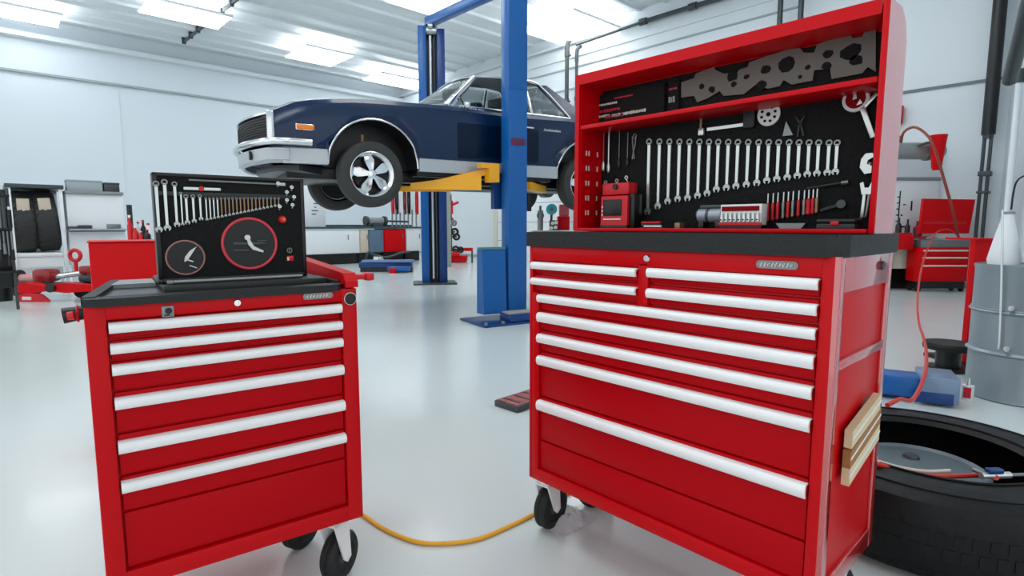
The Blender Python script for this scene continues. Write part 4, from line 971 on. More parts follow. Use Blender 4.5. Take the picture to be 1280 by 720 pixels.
for i in range(len(rows)-1):
    for kk in range(n): fs.append((i*n+kk, i*n+(kk+1) % n, (i+1)*n+(kk+1) % n, (i+1)*n+kk))
fs += [tuple(range(n))[::-1], tuple(range((len(rows)-1)*n, len(rows)*n))]
body.add(vs, fs); bo = body.build('body', NAVY, CAR, ang=28)
cut = MB()
WX = (.02, 2.86); AC = ((.05, .43, .485), (2.88, .43, .475))
for (ax_, az_, ar) in AC:
    for (y0, y1) in ((-.2, .36), (2*YC-.36, 2*YC+.2)):
        cut.prism([(ax_+ar*cos(2*pi*i/40), az_+ar*sin(2*pi*i/40)) for i in range(40)], y0, y1)
co = cut.build('cutter', BLK, CAR)
bo.modifiers.new('b', 'BOOLEAN'); md = bo.modifiers['b']; md.operation = 'DIFFERENCE'; md.object = co; md.solver = 'EXACT'
bpy.context.view_layer.update()
dg = bpy.context.evaluated_depsgraph_get(); me = bpy.data.meshes.new_from_object(bo.evaluated_get(dg)); bo.modifiers.clear(); bo.data = me
bpy.data.objects.remove(co)
for (ax_, az_, ar) in AC:
    for sgn, (y0, y1) in ((1, (.03, .355)), (-1, (2*YC-.355, 2*YC-.03))):
        m_ = MB(); nn = 28; r0 = ar-.004; r1 = ar-.012
        pts_ = [(ax_+r0*cos(pi*i/nn-0.0), az_+r0*sin(pi*i/nn)) for i in range(nn+1)]+[(ax_+r1*cos(pi-pi*i/nn), az_+r1*sin(pi-pi*i/nn)) for i in range(nn+1)]
        m_.prism(pts_, y0, y1)
        yw = y1 if sgn == 1 else y0
        m_.prism([(ax_+r1*cos(pi*i/nn), az_+r1*sin(pi*i/nn)) for i in range(nn+1)], yw-.01, yw+.01)
        m_.build('wheel_well', BLK, CAR, 'dark inner wheel well')
        m_ = MB(); ysd = -.004 if sgn == 1 else 2*YC+.004
        m_.tube([(ax_+ar*cos(radians(a_)), ysd+(.03 if az_+ar*sin(radians(a_)) < .62 else .008)*sgn, az_+ar*sin(radians(a_))) for a_ in range(0, 181, 9)], .013, 8, 1)
        m_.build('arch_trim', CHR, CAR)
# lower silver band
def side_band(x0, x1, z0, z1, m_, name, lab=None, o_=.012):
    for sgn in (1, -1):
        b_ = MB(); nn = 8; rows_ = []
        pth = []
        for i in range(nn+1):
            x = x0+(x1-x0)*i/nn; hw = interp(HWT, x); pth.append((x, (YC-hw-.004) if sgn == 1 else (YC+hw+.004)))
        b_.sweep(pth, [(-o_*sgn, z0), (-o_*sgn, z1-.01), (0, z1), (.03*sgn, z1), (.06*sgn, z0)])
        b_.build(name, m_, CAR, lab)
side_band(.545, 2.40, .40, .545, SILV, 'rocker_panel', 'silver lower rocker panel')
side_band(-.86, -.44, .42, .575, SILV, 'front_skirt', 'silver lower front skirt')
side_band(3.38, 3.76, .44, .56, SILV, 'rear_skirt')
# nose path
def npath(y0, y1, nn=18, x=-.95, hw=.86):
    return [(nose(x, (y0+(y1-y0)*i/nn)-YC, hw), y0+(y1-y0)*i/nn) for i in range(nn+1)]
pth = npath(.07, 2*YC-.07)
MB().sweep(pth, [(.004, .655), (.012, .86), (-.02, .875), (-.02, .65)]).build('grille', mat('dark_grille', (24, 27, 29), .5, .1), CAR, 'dark recessed grille')
g_ = MB(); [g_.sweep(pth, [(.016, z), (.020, z+.004), (.016, z+.008), (.0, z+.004)]) for z in [.67+.024*i for i in range(8)]]; g_.build('grille_bar', FOAMG, CAR)
g_ = MB(); g_.sweep(pth, [(.028, .878), (.028, .900), (-.02, .905), (-.02, .872)]); g_.build('hood_lip', CHR, CAR)
for yy in (.075, 2*YC-.075):
    g_ = MB(); xx = nose(-.95, yy-YC, .86); g_.box(xx-.035, xx+.03, yy-.035, yy+.035, .60, .91, .012); g_.build('fender_cap', CHR, CAR, 'chrome vertical fender cap')
# bumper with wrap-around
bp = [(-.62, -.035), (-.78, -.03), (-.90, .0)]
pth2 = [(-.60, -.02), (-.78, -.03), (-.93, .0)]+[(x-.03, y) for x, y in npath(.08, 2*YC-.08, 14)]+[(-.93, 2*YC), (-.78, 2*YC+.03), (-.60, 2*YC+.02)]
MB().sweep(pth2, [(.02, .585), (.045, .60), (.05, .625), (.035, .65), (-.0, .655), (-.005, .59)]).build('front_bumper', CHR, CAR, ang=50)
pth3 = [(-.80, .02), (-.90, .05)]+[(x-.01, y) for x, y in npath(.12, 2*YC-.12, 14)]+[(-.90, 2*YC-.05), (-.80, 2*YC-.02)]
MB().sweep(pth3, [(.0, .57), (.025, .56), (.01, .45), (-.03, .42), (-.05, .44), (-.04, .57)]).build('front_valance', SILV, CAR, 'silver front valance')
for yy in (.42, 2*YC-.42):
    xx = nose(-.95, yy-YC, .86); g_ = MB(); g_.cyl((xx-.045, yy, .51), (xx+.01, yy, .51), .045, n=18); g_.build('turn_lamp', BLK, CAR)
for s_, yy in ((1, .0), (-1, 2*YC)):
    hwv = interp(HWT, -.64); yv = YC-hwv if s_ == 1 else YC+hwv
    g_ = MB(); g_.box(-.73, -.555, yv-.010, yv+.012, .750, .800, .012); mo = g_.build('marker_lamp', ORG, CAR, 'orange side marker lamp')
    g_ = MB(); g_.box(-.735, -.55, yv-.004, yv+.011, .744, .806, .006); g_.build('lamp_bezel', CHR, mo)
# rear bumper & lamps
pr_ = [(3.82+.08*(1-((y-YC)/.85)**2), y) for y in [.07+i*(2*YC-.14)/12 for i in range(13)]]
MB().sweep(pr_, [(-.02, .56), (-.08, .57), (-.085, .66), (-.02, .68)]).build('rear_bumper', CHR, CAR)
MB().sweep(pr_, [(-.0, .74), (-.012, .74), (-.012, .86), (-.0, .86)]).build('tail_lamp', REDD, CAR)
# belt trim, door, handle
for s_ in (1, -1):
    def yside(x, dz=0): hw = interp(HWT, x); return (YC-hw) if s_ == 1 else (YC+hw)
    g_ = MB()
    xd0, xd1 = 1.02, 2.12
    P_ = [(xd0, .57), (xd1, .57), (xd1+.06, .75), (xd1+.03, 1.04), (xd0-.03, 1.04)]
    inn = []
    for i in range(11):
        x = xd0+(xd1-xd0)*i/10.; yv = yside(x)
        inn.append([(x, yv-.006*s_+(.02*s_), .575), (x, yv-.004*s_+.004*s_, .65), (x, yv-.006*s_, .76), (x, yv-.004*s_, .90), (x, yv-.0*s_, .975)])
    g_.grid(inn)
    bmesh.ops.solidify(g_.bm, geom=g_.bm.faces[:], thickness=.008)
    do = g_.build('door', NAVY, CAR, ang=40)
    g_ = MB(); g_.box(1.92, 2.04, yside(1.98)-.022, yside(1.98)-.0, .985, 1.005, .006) if s_ == 1 else g_.box(1.92, 2.04, yside(1.98), yside(1.98)+.022, .985, 1.005, .006); g_.build('door_handle', CHR, do)
    g_ = MB(); xm = 1.10; ym = yside(xm)-.06*s_; g_.lathe([(0, -.02), (.035, -.018), (.045, .01), (.04, .03), (0, .035)], (xm, ym, 1.16), (1, 0, 0), 16); g_.tube([(xm, yside(xm)+.05*s_, 1.10), (xm, ym+.02*s_, 1.12), (xm, ym, 1.15)], .010, 6, 3); g_.build('side_mirror', CHR, CAR)
# script emblem on the rear quarter
g_ = MB()
for i in range(9):
    x = 2.20+i*.028; yv = YC-interp(HWT, x)+.008
    g_.obox((x, yv-.006, .975), (x+.016, yv-.006, 1.005-.004*(i % 3)), .006, .006, 0, (0, 1, 0)); g_.obox((x+.016, yv-.006, 1.0), (x+.028, yv-.006, .978), .005, .005, 0, (0, 1, 0))
g_.build('script_emblem', TXTW, CAR, 'small pale script emblem')
# greenhouse
def YG(z): return .10+.20*(z-1.13)/.42            # tumblehome of side glass
def gh(x, z, far=False): y = YG(z); return (x, 2*YC-y if far else y, z+.04)
Atop, Abase, Ctop, Cbase = (1.38, 1.53), (.93, 1.13), (2.34, 1.555), (3.05, 1.15)
rf = MB(); rows = []
for i in range(13):
    t_ = i/12.; x = Atop[0]-.03+(Ctop[0]-Atop[0]+.10)*t_; z = 1.57+.055*sin(pi*min(1, t_*1.05))+.02*t_
    y0 = YG(1.55)-.005; r_ = []
    for j in range(11):
        v_ = j/10.; y = y0+(2*YC-2*y0)*v_; r_.append((x-.05*sin(pi*v_)*(1-t_), y, z+.045*sin(pi*v_)))
    rows.append(r_)
rf.grid(rows); bmesh.ops.solidify(rf.bm, geom=rf.bm.faces[:], thickness=.025); rf.build('roof', NAVY, CAR, ang=60)
def pane(name, P4, nn=8, bow=(0, 0, 0), m_=GLS, th=.005, lab=None):
    a_, b_, c_, d_ = [Vector(p) for p in P4]; rows = []
    for i in range(nn+1):
        u = i/nn; r_ = []
        for j in range(nn+1):
            v_ = j/nn; q = (a_*(1-u)+b_*u)*(1-v_)+(d_*(1-u)+c_*u)*v_; q = q+Vector(bow)*sin(pi*u)*(.55+.45*(1-v_)); r_.append(q)
        rows.append(r_)
    g_ = MB(); g_.grid(rows); bmesh.ops.solidify(g_.bm, geom=g_.bm.faces[:], thickness=th); return g_.build(name, m_, CAR, lab, ang=60)
pane('windshield', (gh(.93, 1.13), gh(.93, 1.13, True), gh(1.37, 1.53, True), gh(1.37, 1.53)), 10, (-.22, 0, .02))
pane('rear_window', (gh(2.95, 1.17), gh(2.95, 1.17, True), gh(2.42, 1.56, True), gh(2.42, 1.56)), 10, (.10, 0, .02))
for far in (False, True):
    pane('side_window', (gh(1.02, 1.145, far), gh(2.06, 1.145, far), gh(2.06, 1.55, far), gh(1.43, 1.535, far)), 4)
    pane('quarter_window', (gh(2.12, 1.145, far), gh(2.66, 1.15, far), gh(2.30, 1.535, far), gh(2.12, 1.545, far)), 4)
    g_ = MB(); g_.obox(gh(.93, 1.12, far), gh(1.38, 1.54, far), .035, .05, .008); g_.build('windshield_pillar', CHR, CAR)
    g_ = MB(); g_.obox(gh(2.09, 1.13, far), gh(2.09, 1.56, far), .02, .03, .004, (1, 0, 0)); g_.build('centre_pillar', CHR, CAR)
    g_ = MB(); q_ = [gh(2.68, 1.13, far), gh(3.10, 1.13, far), gh(2.44, 1.575, far), gh(2.30, 1.56, far)]
    dy = Vector((0, .05 if not far else -.05, 0)); vv = [Vector(p) for p in q_]+[Vector(p)+dy for p in q_]
    g_.add(vv, [(0, 1, 2, 3), (4, 5, 6, 7), (0, 1, 5, 4), (1, 2, 6, 5), (2, 3, 7, 6), (3, 0, 4, 7)]); g_.build('rear_pillar', NAVY, CAR, smooth=False)
    g_ = MB(); g_.tube([gh(1.38, 1.545, far), gh(1.7, 1.58, far), gh(2.0, 1.585, far), gh(2.32, 1.57, far), gh(2.68, 1.16, far)], .011, 6, 3); g_.build('drip_rail', CHR, CAR)
    g_ = MB(); g_.tube([gh(.95, 1.135, far), gh(1.6, 1.14, far), gh(2.68, 1.145, far)], .011, 6, 2); g_.build('sill_trim', CHR, CAR)
g_ = MB(); g_.tube([gh(.93, 1.135), (.78, .5, 1.21), (.71, YC, 1.22), (.78, 2*YC-.5, 1.21), gh(.93, 1.135, True)], .012, 6, 5); g_.build('windshield_trim', CHR, CAR)
g_ = MB(); g_.tube([gh(1.37, 1.545), (1.33, .6, 1.615), (1.32, YC, 1.625), (1.33, 2*YC-.6, 1.615), gh(1.37, 1.545, True)], .012, 6, 5); g_.build('roof_front_trim', CHR, CAR)
for yy in (.50, 2*YC-.50):
    g_ = MB(); g_.box(1.72, 1.86, yy-.22, yy+.22, 1.19, 1.37, .04); g_.build('seat_back', mat('dark_vinyl', (40, 44, 48), .5), CAR)
g_ = MB(); g_.torus((1.22, .52, 1.28), (.8, 0, .5), .16, .012, 28, 6); g_.build('steering_wheel', BLK, CAR)
# chassis
g_ = MB(); g_.box(-.78, 3.6, .38, 2*YC-.38, .30, .43, .02); g_.build('chassis', BLK, CAR)
g_ = MB(); g_.box(.55, 2.38, .10, .36, .36, .43, .01); g_.box(.55, 2.38, 2*YC-.36, 2*YC-.10, .36, .43, .01); g_.build('underbody', BLK, CAR)
g_ = MB(); g_.sweep([(-.70, .12), (-.88, .35), (-1.0, YC), (-.88, 2*YC-.35), (-.70, 2*YC-.12)], [(.0, .42), (.0, .36), (-.35, .34), (-.35, .42)]); g_.build('lower_air_dam', mat('dark_grey_panel', (58, 62, 66), .4, .3), CAR)
g_ = MB(); g_.cyl((.02, .2, .34), (.02, 2*YC-.2, .34), .045, n=12); g_.cyl((2.86, .2, .34), (2.86, 2*YC-.2, .34), .05, n=12); g_.lathe([(.05, -.12), (.13, -.06), (.13, .06), (.05, .12)], (2.86, YC, .34), (0, 1, 0), 16); g_.build('axle', GUN, CAR)
g_ = MB(); g_.tube([(-.2, .6, .30), (.3, .62, .27), (1.5, .62, .27), (2.5, .6, .28), (3.5, .5, .30)], .035, 8, 4); g_.build('exhaust_pipe', STEELD, CAR)
for yy in (.40, 2*YC-.40):
    g_ = MB(); g_.cyl((.02, yy, .36), (.02, yy-.04, .80), .035, n=12); g_.torus((.02, yy, .5), (0, 0, 1), .06, .012, 16, 6); g_.torus((.02, yy-.01, .6), (0, 0, 1), .06, .012, 16, 6); g_.build('suspension_strut', TAN, CAR)
def wheel(x, y, s_):
    R_, wd = .348, .205
    g_ = MB(); o_ = (x, y, R_); A_ = (0, -s_, 0)   # outward axis
    g_.lathe([(.235, -wd*.5), (.29, -wd*.52), (R_-.012, -wd*.42), (R_, -wd*.25), (R_, wd*.25), (R_-.012, wd*.42), (.29, wd*.52), (.24, wd*.48), (.225, wd*.40), (.225, -wd*.4)], o_, A_, 56, True)
    w_ = g_.build('wheel', RUBT, CAR, 'dark grey tyre')
    g_ = MB(); g_.lathe([(.228, wd*.47), (.240, wd*.45), (.232, wd*.38), (.215, wd*.30), (.205, -.02), (.188, -.02), (.190, wd*.26), (.206, wd*.36)], o_, A_, 56, True); g_.build('rim', CHR, w_)
    g_ = MB(); g_.cyl((x, y+s_*.02, R_), (x, y+s_*.03, R_), .20, n=40); g_.build('brake_disc', BLK, w_)
    for k_ in range(5):
        a_ = 2*pi*k_/5+.5
        e = Vector((cos(a_), 0, sin(a_))); f_ = Vector((-sin(a_), 0, cos(a_))); c_ = Vector((x, y, R_)); out = Vector((0, -s_, 0))
        g_ = MB()
        O_ = [(.04, -.020, .080), (.10, -.040, .085), (.150, -.052, .075), (.208, -.034, .050), (.208, .034, .050), (.150, .052, .075), (.10, .040, .085), (.04, .020, .080)]
        C_ = [(.05, 0, .088), (.12, 0, .070), (.17, 0, .060), (.206, 0, .045)]
        vs_ = [c_+e*a+f_*b+out*h_ for a, b, h_ in O_]+[c_+e*a+f_*b+out*(h_-.035) for a, b, h_ in O_]+[c_+e*a+f_*b+out*h_ for a, b, h_ in C_]
        fs_ = [(0, 1, 17, 16), (1, 2, 18, 17), (2, 3, 19, 18), (7, 6, 17, 16), (6, 5, 18, 17), (5, 4, 19, 18), (3, 4, 19), (7, 0, 16), tuple(range(8, 16))]+[(i, (i+1) % 8, 8+(i+1) % 8, 8+i) for i in range(8)]
        g_.add(vs_, fs_); g_.build('spoke', CHR, w_)
    g_ = MB(); g_.lathe([(0, .095), (.035, .09), (.05, .075), (.055, .04), (0, .03)], o_, A_, 24); g_.build('hub_cap', CHR, w_)
wheel(WX[0], .105, 1); wheel(WX[1], .105, 1); wheel(WX[0], 2*YC-.25, -1); wheel(WX[1], 2*YC-.12, -1)

# yellow arms (in the car-aligned frame, real positions)
def cw_(x, y, z): 
    x, y, z = x*CS, y*CS, z*CS; a_ = radians(-12); return Vector((CO[0]+x*cos(a_)-y*sin(a_), CO[1]+x*sin(a_)+y*cos(a_), CO[2]+z))
def arm_thing(lab): return thing('swing_arm', lab, 'lift arm', cw_(1.55, -.12, .10), radians(-12))
T_ = arm_thing('yellow swing arm holding the car behind its front wheel')
Mi = Matrix.Rotation(radians(12), 4, 'Z') @ Matrix.Translation(-Vector(T_.location))
def c3(x, y, z): return Mi @ cw_(x, y, z)
g_ = MB()
def slab(g, pa, pb, w0, w1, za0, za1, zb0, zb1):
    pa, pb = Vector((pa[0], pa[1], 0)), Vector((pb[0], pb[1], 0)); d = (pb-pa).normalized(); n_ = Vector((-d.y, d.x, 0))
    V8 = []
    for p, w_, z0, z1 in ((pa, w0, za0, za1), (pb, w1, zb0, zb1)):
        for s_, z in ((1, z0), (-1, z0), (-1, z1), (1, z1)): q = p+n_*(s_*w_/2); V8.append(c3(q.x, q.y, z))
    g.add(V8, [(0, 1, 2, 3), (4, 5, 6, 7), (0, 1, 5, 4), (1, 2, 6, 5), (2, 3, 7, 6), (3, 0, 4, 7)])
slab(g_, (1.26, -.10), (.55, .28), .14, .14, .215, .39, .215, .285); g_.build('outer_tube', YEL, T_, smooth=False)
g_ = MB(); slab(g_, (.98, .10), (.15, .52), .10, .10, .20, .255, .20, .255); g_.build('inner_tube', YEL, T_, smooth=False)
g_ = MB(); slab(g_, (1.30, -.14), (.72, .16), .03, .03, .38, .455, .29, .31); g_.build('gusset', YEL, T_, smooth=False)
g_ = MB(); q = c3(.17, .51, .255); g_.cyl(q, q+Vector((0, 0, .06)), .06, n=20); g_.build('rubber_pad', RUB, T_)
g_ = MB(); slab(g_, (1.19, -.17), (1.42, -.18), .10, .10, .455, .51, .455, .51); slab(g_, (1.29, -.18), (1.42, -.18), .12, .12, .30, .50, .30, .50); g_.build('pivot_block', YEL, T_, smooth=False)
T2 = thing('swing_arm', 'second yellow swing arm seen right of the near post', 'lift arm', cw_(1.9, -.0, .10), radians(-12))
Mi = Matrix.Rotation(radians(12), 4, 'Z') @ Matrix.Translation(-Vector(T2.location))
g_ = MB(); slab(g_, (1.86, -.10), (2.45, .42), .14, .12, .24, .33, .24, .33); g_.build('outer_tube', YEL, T2, smooth=False)
g_ = MB(); q = c3(2.42, .40, .33); g_.cyl(q, q+Vector((0, 0, .05)), .07, n=20); g_.build('rubber_pad', RUB, T2)
cr = thing('lift_carriage', 'dark carriage block sliding on the near blue post', 'carriage', cw_(1.7, -.10, .1), radians(-12))
Mi = Matrix.Rotation(radians(12), 4, 'Z') @ Matrix.Translation(-Vector(cr.location))
g_ = MB(); slab(g_, (1.42, -.075), (1.84, -.075), .08, .08, .0, .42, .0, .42); g_.build('carriage_block', BLUED, cr, smooth=False)
g_ = MB(); slab(g_, (1.88, -.10), (1.93, -.10), .06, .06, -.02, .20, -.02, .20); g_.build('latch_bar', BLK, cr, smooth=False)

# ================================================================== BACKGROUND LEFT
FL = 9.0; k = FL/FOC
YR = 12.0
def xr(px, Y=YR): return on_y(px, 300, Y).x
def zr(py, Y=YR, px=60): return on_y(px, py, Y).z
x0 = xr(14); W_ = xr(83)-x0
t = thing('tyre_rack', 'white rack frame carrying two big upright tyres at far left', 'rack', (x0, YR, 0))
for x in (0, W_-.05):
    for y in (-.02, .95): MB().box(x, x+.05, y, y+.05, 0, zr(236), .005).build('upright', WHT, t)
MB().box(-.02, W_+.02, -.05, 1.05, zr(236)+.001, zr(231), .006).build('top_shelf', GUN, t)
zs_ = zr(316)
MB().box(.052, W_-.052, .0, 1.0, zs_-.06, zs_-.001, .006).build('shelf', WHT, t); MB().box(.0, W_, 1.01, 1.03, zs_-.4, zr(236)).build('back_sheet', WHT, t)
MB().box(.055, W_-.055, .02, .04, zr(334), zs_-.061).build('lower_sheet', WHT, t)
for i, (px, lab) in enumerate(((33, 'left big dark tyre standing in the white rack'), (65, 'right big dark tyre in the white rack, leaning slightly'))):
    tt = thing('big_tyre', lab, 'tyre', (xr(px), YR, zs_), 0, 'big tyres in the white rack')
    if i: tt.rotation_euler = (0, radians(-4), 0); tt.location.z = zs_+.018
    R_, h_ = (zr(238)-zs_)/2, .155
    MB().lathe([(.27, -h_+.03), (.30, -h_), (R_-.06, -h_), (R_-.02, -h_+.03), (R_, -h_+.07), (R_, h_-.07), (R_-.02, h_-.03), (R_-.06, h_), (.30, h_), (.27, h_-.03)], (0, .5, R_), (1, 0, 0), 48, True).build('carcass', RUBT, tt)
    g_ = MB()
    for j in range(28):
        a_ = 2*pi*j/28
        for s_ in (-1, 1):
            e = Vector((0, cos(a_+.06*s_), sin(a_+.06*s_))); c_ = Vector((s_*.07, .5, R_))+e*(R_-.003)
            f_ = Vector((0, -e.z, e.y)); V8 = [c_+Vector((dx, 0, 0))+f_*dy_+e*dz for dz in (-.02, .006) for dx, dy_ in ((-.055, -.02), (.055, -.035+.015*s_), (.055, .02), (-.055, .035))]
            g_.add(V8, [(0, 1, 2, 3), (4, 5, 6, 7), (0, 1, 5, 4), (1, 2, 6, 5), (2, 3, 7, 6), (3, 0, 4, 7)])
    g_.build('tread_lug', mat('tyre_lug', (52, 54, 52), .7), tt)
    MB().box(-.08, .08, .02, .035, R_*2-.36, R_*2-.14, .01).build('paper_label', BEIGE, tt, 'tan paper label near the top')
x0 = xr(87); W_ = xr(158)-x0
t = thing('supply_cabinet', 'white shelf cabinet with a dark mid shelf right of tyre rack', 'cabinet', (x0, YR, 0))
MB().box(0, W_, .05, .5, zr(334), zr(241), .01).build('body', WHT, t); MB().box(.0, W_, .02, .049, zr(290), zr(286)).build('shelf', SEAMD, t)
MB().box(-.01, W_+.01, .0, .52, zr(241)+.001, zr(237), .004).build('top', GREYP, t)
for x in (.03, W_-.09): MB().box(x, x+.06, .1, .45, 0, zr(334)-.001).build('leg', WHT, t)
zc_ = zr(237)+.001
for px, w_, h_, m_, lab, nm in ((90, 44, 12, SEAM, 'flat pale grey box on top of the white shelf cabinet', 'carton'), (136, 19, 10, GUN, 'small dark box at the right end of cabinet top', 'parts_box')):
    tt = thing(nm, lab, 'box', (xr(px), YR, zc_)); ww = xr(px+w_)-xr(px); hh = h_*.0128
    MB().box(0, ww, .05, .4, 0, hh, .006).build('box', m_, tt); MB().box(-.005, ww+.005, .045, .405, hh+.001, hh+.03, .004).build('lid', m_, tt)
MB().box(0, W_, -.12, .019, zr(286)-.03, zr(286), .003).build('shelf_lip', SEAM, t)
for i, (px, m_, lab) in enumerate(((92, GUN, 'dark spanner set lying on the cabinet mid shelf edge'), (106, GUN, 'small dark box on the cabinet mid shelf'), (142, STEELD, 'grey clip box at the right of mid shelf'))):
    tag(MB().box(-.09, .11, -.03, .03, 0, .04+.02*i, .01).build('shelf_item', m_), lab, 'box').location = (xr(px), YR-.06, zr(286)+.001)
# black tool rack far left edge
YT = 10.0
x0 = xr(-30, YT); W_ = xr(17, YT)-x0
def zt_of(py): return on_y(8, py, YT).z
t = thing('tool_rack', 'black rack crowded with hanging dark tools at the left edge', 'tool rack', (x0, YT, 0))
MB().box(0, W_, .20, .23, .3, zt_of(236), .004).build('back_panel', BLK, t)
for x in (0, W_-.035): MB().box(x, x+.035, .16, .20, 0, zt_of(234), .004).build('upright', GUN, t)
for y_ in (246, 288, 342): MB().box(0, W_, .0, .155, zt_of(y_), zt_of(y_-3), .004).build('shelf', BLK, t)
for i in range(9):
    L = .30+.16*((i*5) % 3)/2
    tt = thing('hanging_tool', 'dark hanging tool, %s from the left on the black rack\'s lower rail' % ORD[i], 'tool', (x0+.03+i*W_/9.2, YT-.03, zt_of(289)-L), 0, 'dark tools on the black rack')
    MB().cyl((0, 0, .10), (0, 0, L), .009, n=8).build('shaft', STEELD, tt); MB().cyl((0, 0, 0), (0, 0, .14), .020, .016, 10).build('grip', BLK if i % 3 else STEELD, tt)
for i in range(7):
    h_ = .24+.09*((i*7) % 3)
    tt = thing('spray_can', 'dark workshop can, %s from the left on the black rack\'s upper shelf' % ORD[i], 'can', (x0+.045+i*W_/7.3, YT+.07, zt_of(285)+.001), 0, 'cans on the black rack')
    MB().cyl((0, 0, 0), (0, 0, h_), .027, n=14).build('can', (BLK, STEELD, GUN)[i % 3], tt); MB().cyl((0, 0, h_), (0, 0, h_+.04), .012, n=10).build('nozzle', (WHT, BLK)[i % 2], tt)
q = on_z(2, 376, 0)
t = thing('bucket', 'black bucket on the floor at the left edge', 'bucket', (q.x, q.y, 0))
MB().lathe([(0, 0), (.13, 0), (.16, .30), (.17, .31), (.15, .31), (.125, .02), (0, .02)], (0, 0, 0), (0, 0, 1), 28).build('pail', BLK, t); MB().tube([(-.16, 0, .29), (-.12, .0, .42), (0, 0, .47), (.12, 0, .42), (.16, 0, .29)], .006, 6).build('bail_handle', STEELD, t)
q = on_z(16, 362, 0)
t = thing('shop_motor', 'pale and black motor on a stand beside the bucket', 'motor', (q.x, q.y, 0), -YAW)
MB().cyl((-.14, 0, .42), (.14, 0, .42), .13, n=20).build('motor_body', BLK, t); MB().cyl((-.03, -.1, .48), (.10, -.12, .52), .06, n=16).build('cover', mat('pale_green', (168, 190, 172), .5), t); mm = MB(); [mm.box(x-.02, x+.02, -.1, .1, 0, .32) for x in (-.1, .1)]; mm.build('stand', GUN, t)
# floor jack
t = fth('floor_jack', 'long low red floor jack on the floor left of the cart', 'floor jack', 21, 0, 8.45); k = 8.45/FOC
MB().prism([(0, .14), (0, .27), (.12, .29), (40*k, .21), (40*k, .16), (.12, .12)], -.09, .09).build('side_frame', REDW, t, smooth=False)
MB().prism([(44*k, .15), (48*k, .27), (60*k, .28), (104*k, .24), (104*k, .17), (60*k, .13)], -.07, .07).build('lift_arm', REDW, t, smooth=False)
MB().prism([(.02, .0), (.02, .10), (.20, .135), (32*k, .12), (42*k, .02), (40*k, .0)], -.12, -.092).build('skid', REDD, t, smooth=False)
MB().cyl((42*k, -.10, .21), (42*k, .10, .21), .07, n=18).build('pivot', BLK, t)
for x in (.06, 96*k): MB().cyl((x, -.05, .07), (x, .05, .07), .07, n=18).build('wheel', BLK, t)
MB().box(.10, .24, -.126, -.1205, .03, .08, .002).build('plate', TXTW, t)
t = fth('trolley_jack', 'dark red jack with chrome tube lying behind the floor jack', 'jack', 20, 0, 8.95); k = 8.95/FOC
def zj(py): return hz_(py, 8.95)
DR = mat('dark_red_paint', (150, 8, 20), .35, 0, .3)
MB().cyl((40*k, 0, zj(346)), (86*k, 0, zj(340)), .045, n=16).build('chrome_tube', CHR, t); MB().box(22*k, 46*k, -.12, .12, zj(352), zj(336), .05).build('housing', DR, t)
MB().cyl((2*k, 0, zj(348)), (22*k, 0, zj(348)), .07, n=16).build('ram_end', mat('pale_pink_label', (206, 150, 150), .5), t)
MB().cyl((-.02, 0, zj(345)), (2*k, 0, zj(345)), .10, n=16).build('end_cap', BLK, t)
for x in (.1, 84*k): MB().cyl((x, -.15, .12), (x, .15, .12), .12, n=18).build('wheel', BLK, t)
MB().box(.05, 86*k, -.05, .05, zj(355), zj(352.5), .01).build('frame_rail', GUN, t); MB().box(.08, .13, -.03, .03, .2, zj(355)).build('post', GUN, t); MB().box(82*k, 85*k, -.03, .03, .2, zj(355)).build('post', GUN, t)
MB().box(80*k, 96*k, -.10, .10, zj(342), zj(332), .03).build('rear_block', DR, t); MB().box(78*k, 94*k, -.09, .09, zj(352), zj(343), .03).build('gear_block', GUN, t)
g_ = MB(); g_.torus((72*k, 0, zj(319)), (0, 1, 0), .085, .030, 28, 8); g_.cyl((72*k, 0, zj(341)), (72*k, 0, zj(326)), .028, n=10); g_.build('pull_ring', REDD, t, 'red ring handle')
# clutter stand left of board
t = fth('tool_trolley', 'small dark trolley crowded with red and white bottles behind the cart', 'trolley', 152, 0, 8.2)
k = 8.2/FOC
MB().box(0, 32*k, 0, .3, hz_(303, 8.2)-.25, hz_(303, 8.2), .01).build('tray', GUN, t); mm = MB(); [mm.box(x, x+.03, y, y+.03, 0, hz_(303, 8.2)-.26) for x in (.01, 32*k-.04) for y in (.02, .25)]; mm.build('leg', GUN, t)
MB().box(3*k, 7*k, .1, .16, hz_(303, 8.2)+.001, hz_(256, 8.2), .004).build('mast', BLK, t)
zt_ = hz_(303, 8.2)+.001
for i, (px, w_, h_, m_) in enumerate(((160, .035, 34, REDD), (163.5, .03, 26, WHT), (166.5, .04, 20, REDD), (170, .035, 28, BLK), (173, .03, 14, REDD), (176.5, .04, 24, WHT), (181, .045, 16, BLK), (161, .03, 18, WHT))):
    p = Vector((t.location.x, t.location.y, 0))+ax*((px-152)*k)+dp_*(.06+.12*(i % 2))
    if i == 7: p = p+dp_*.05-ax*.02
    tt = thing('bottle', '%s bottle, %s of those standing on the small dark trolley' % ({REDD: 'red', WHT: 'white', BLK: 'black'}[m_], ORD[i]), 'bottle', (p.x, p.y, zt_), 0, 'bottles on the small trolley')
    h_ = h_*k
    MB().lathe([(0, 0), (w_, 0), (w_, h_*.6), (w_*.4, h_*.78), (w_*.4, h_*.9)], (0, 0, 0), (0, 0, 1), 14).build('body', m_, tt); MB().cyl((0, 0, h_*.9), (0, 0, h_), w_*.5, n=10).build('cap', WHT if m_ is REDD else REDD, tt)

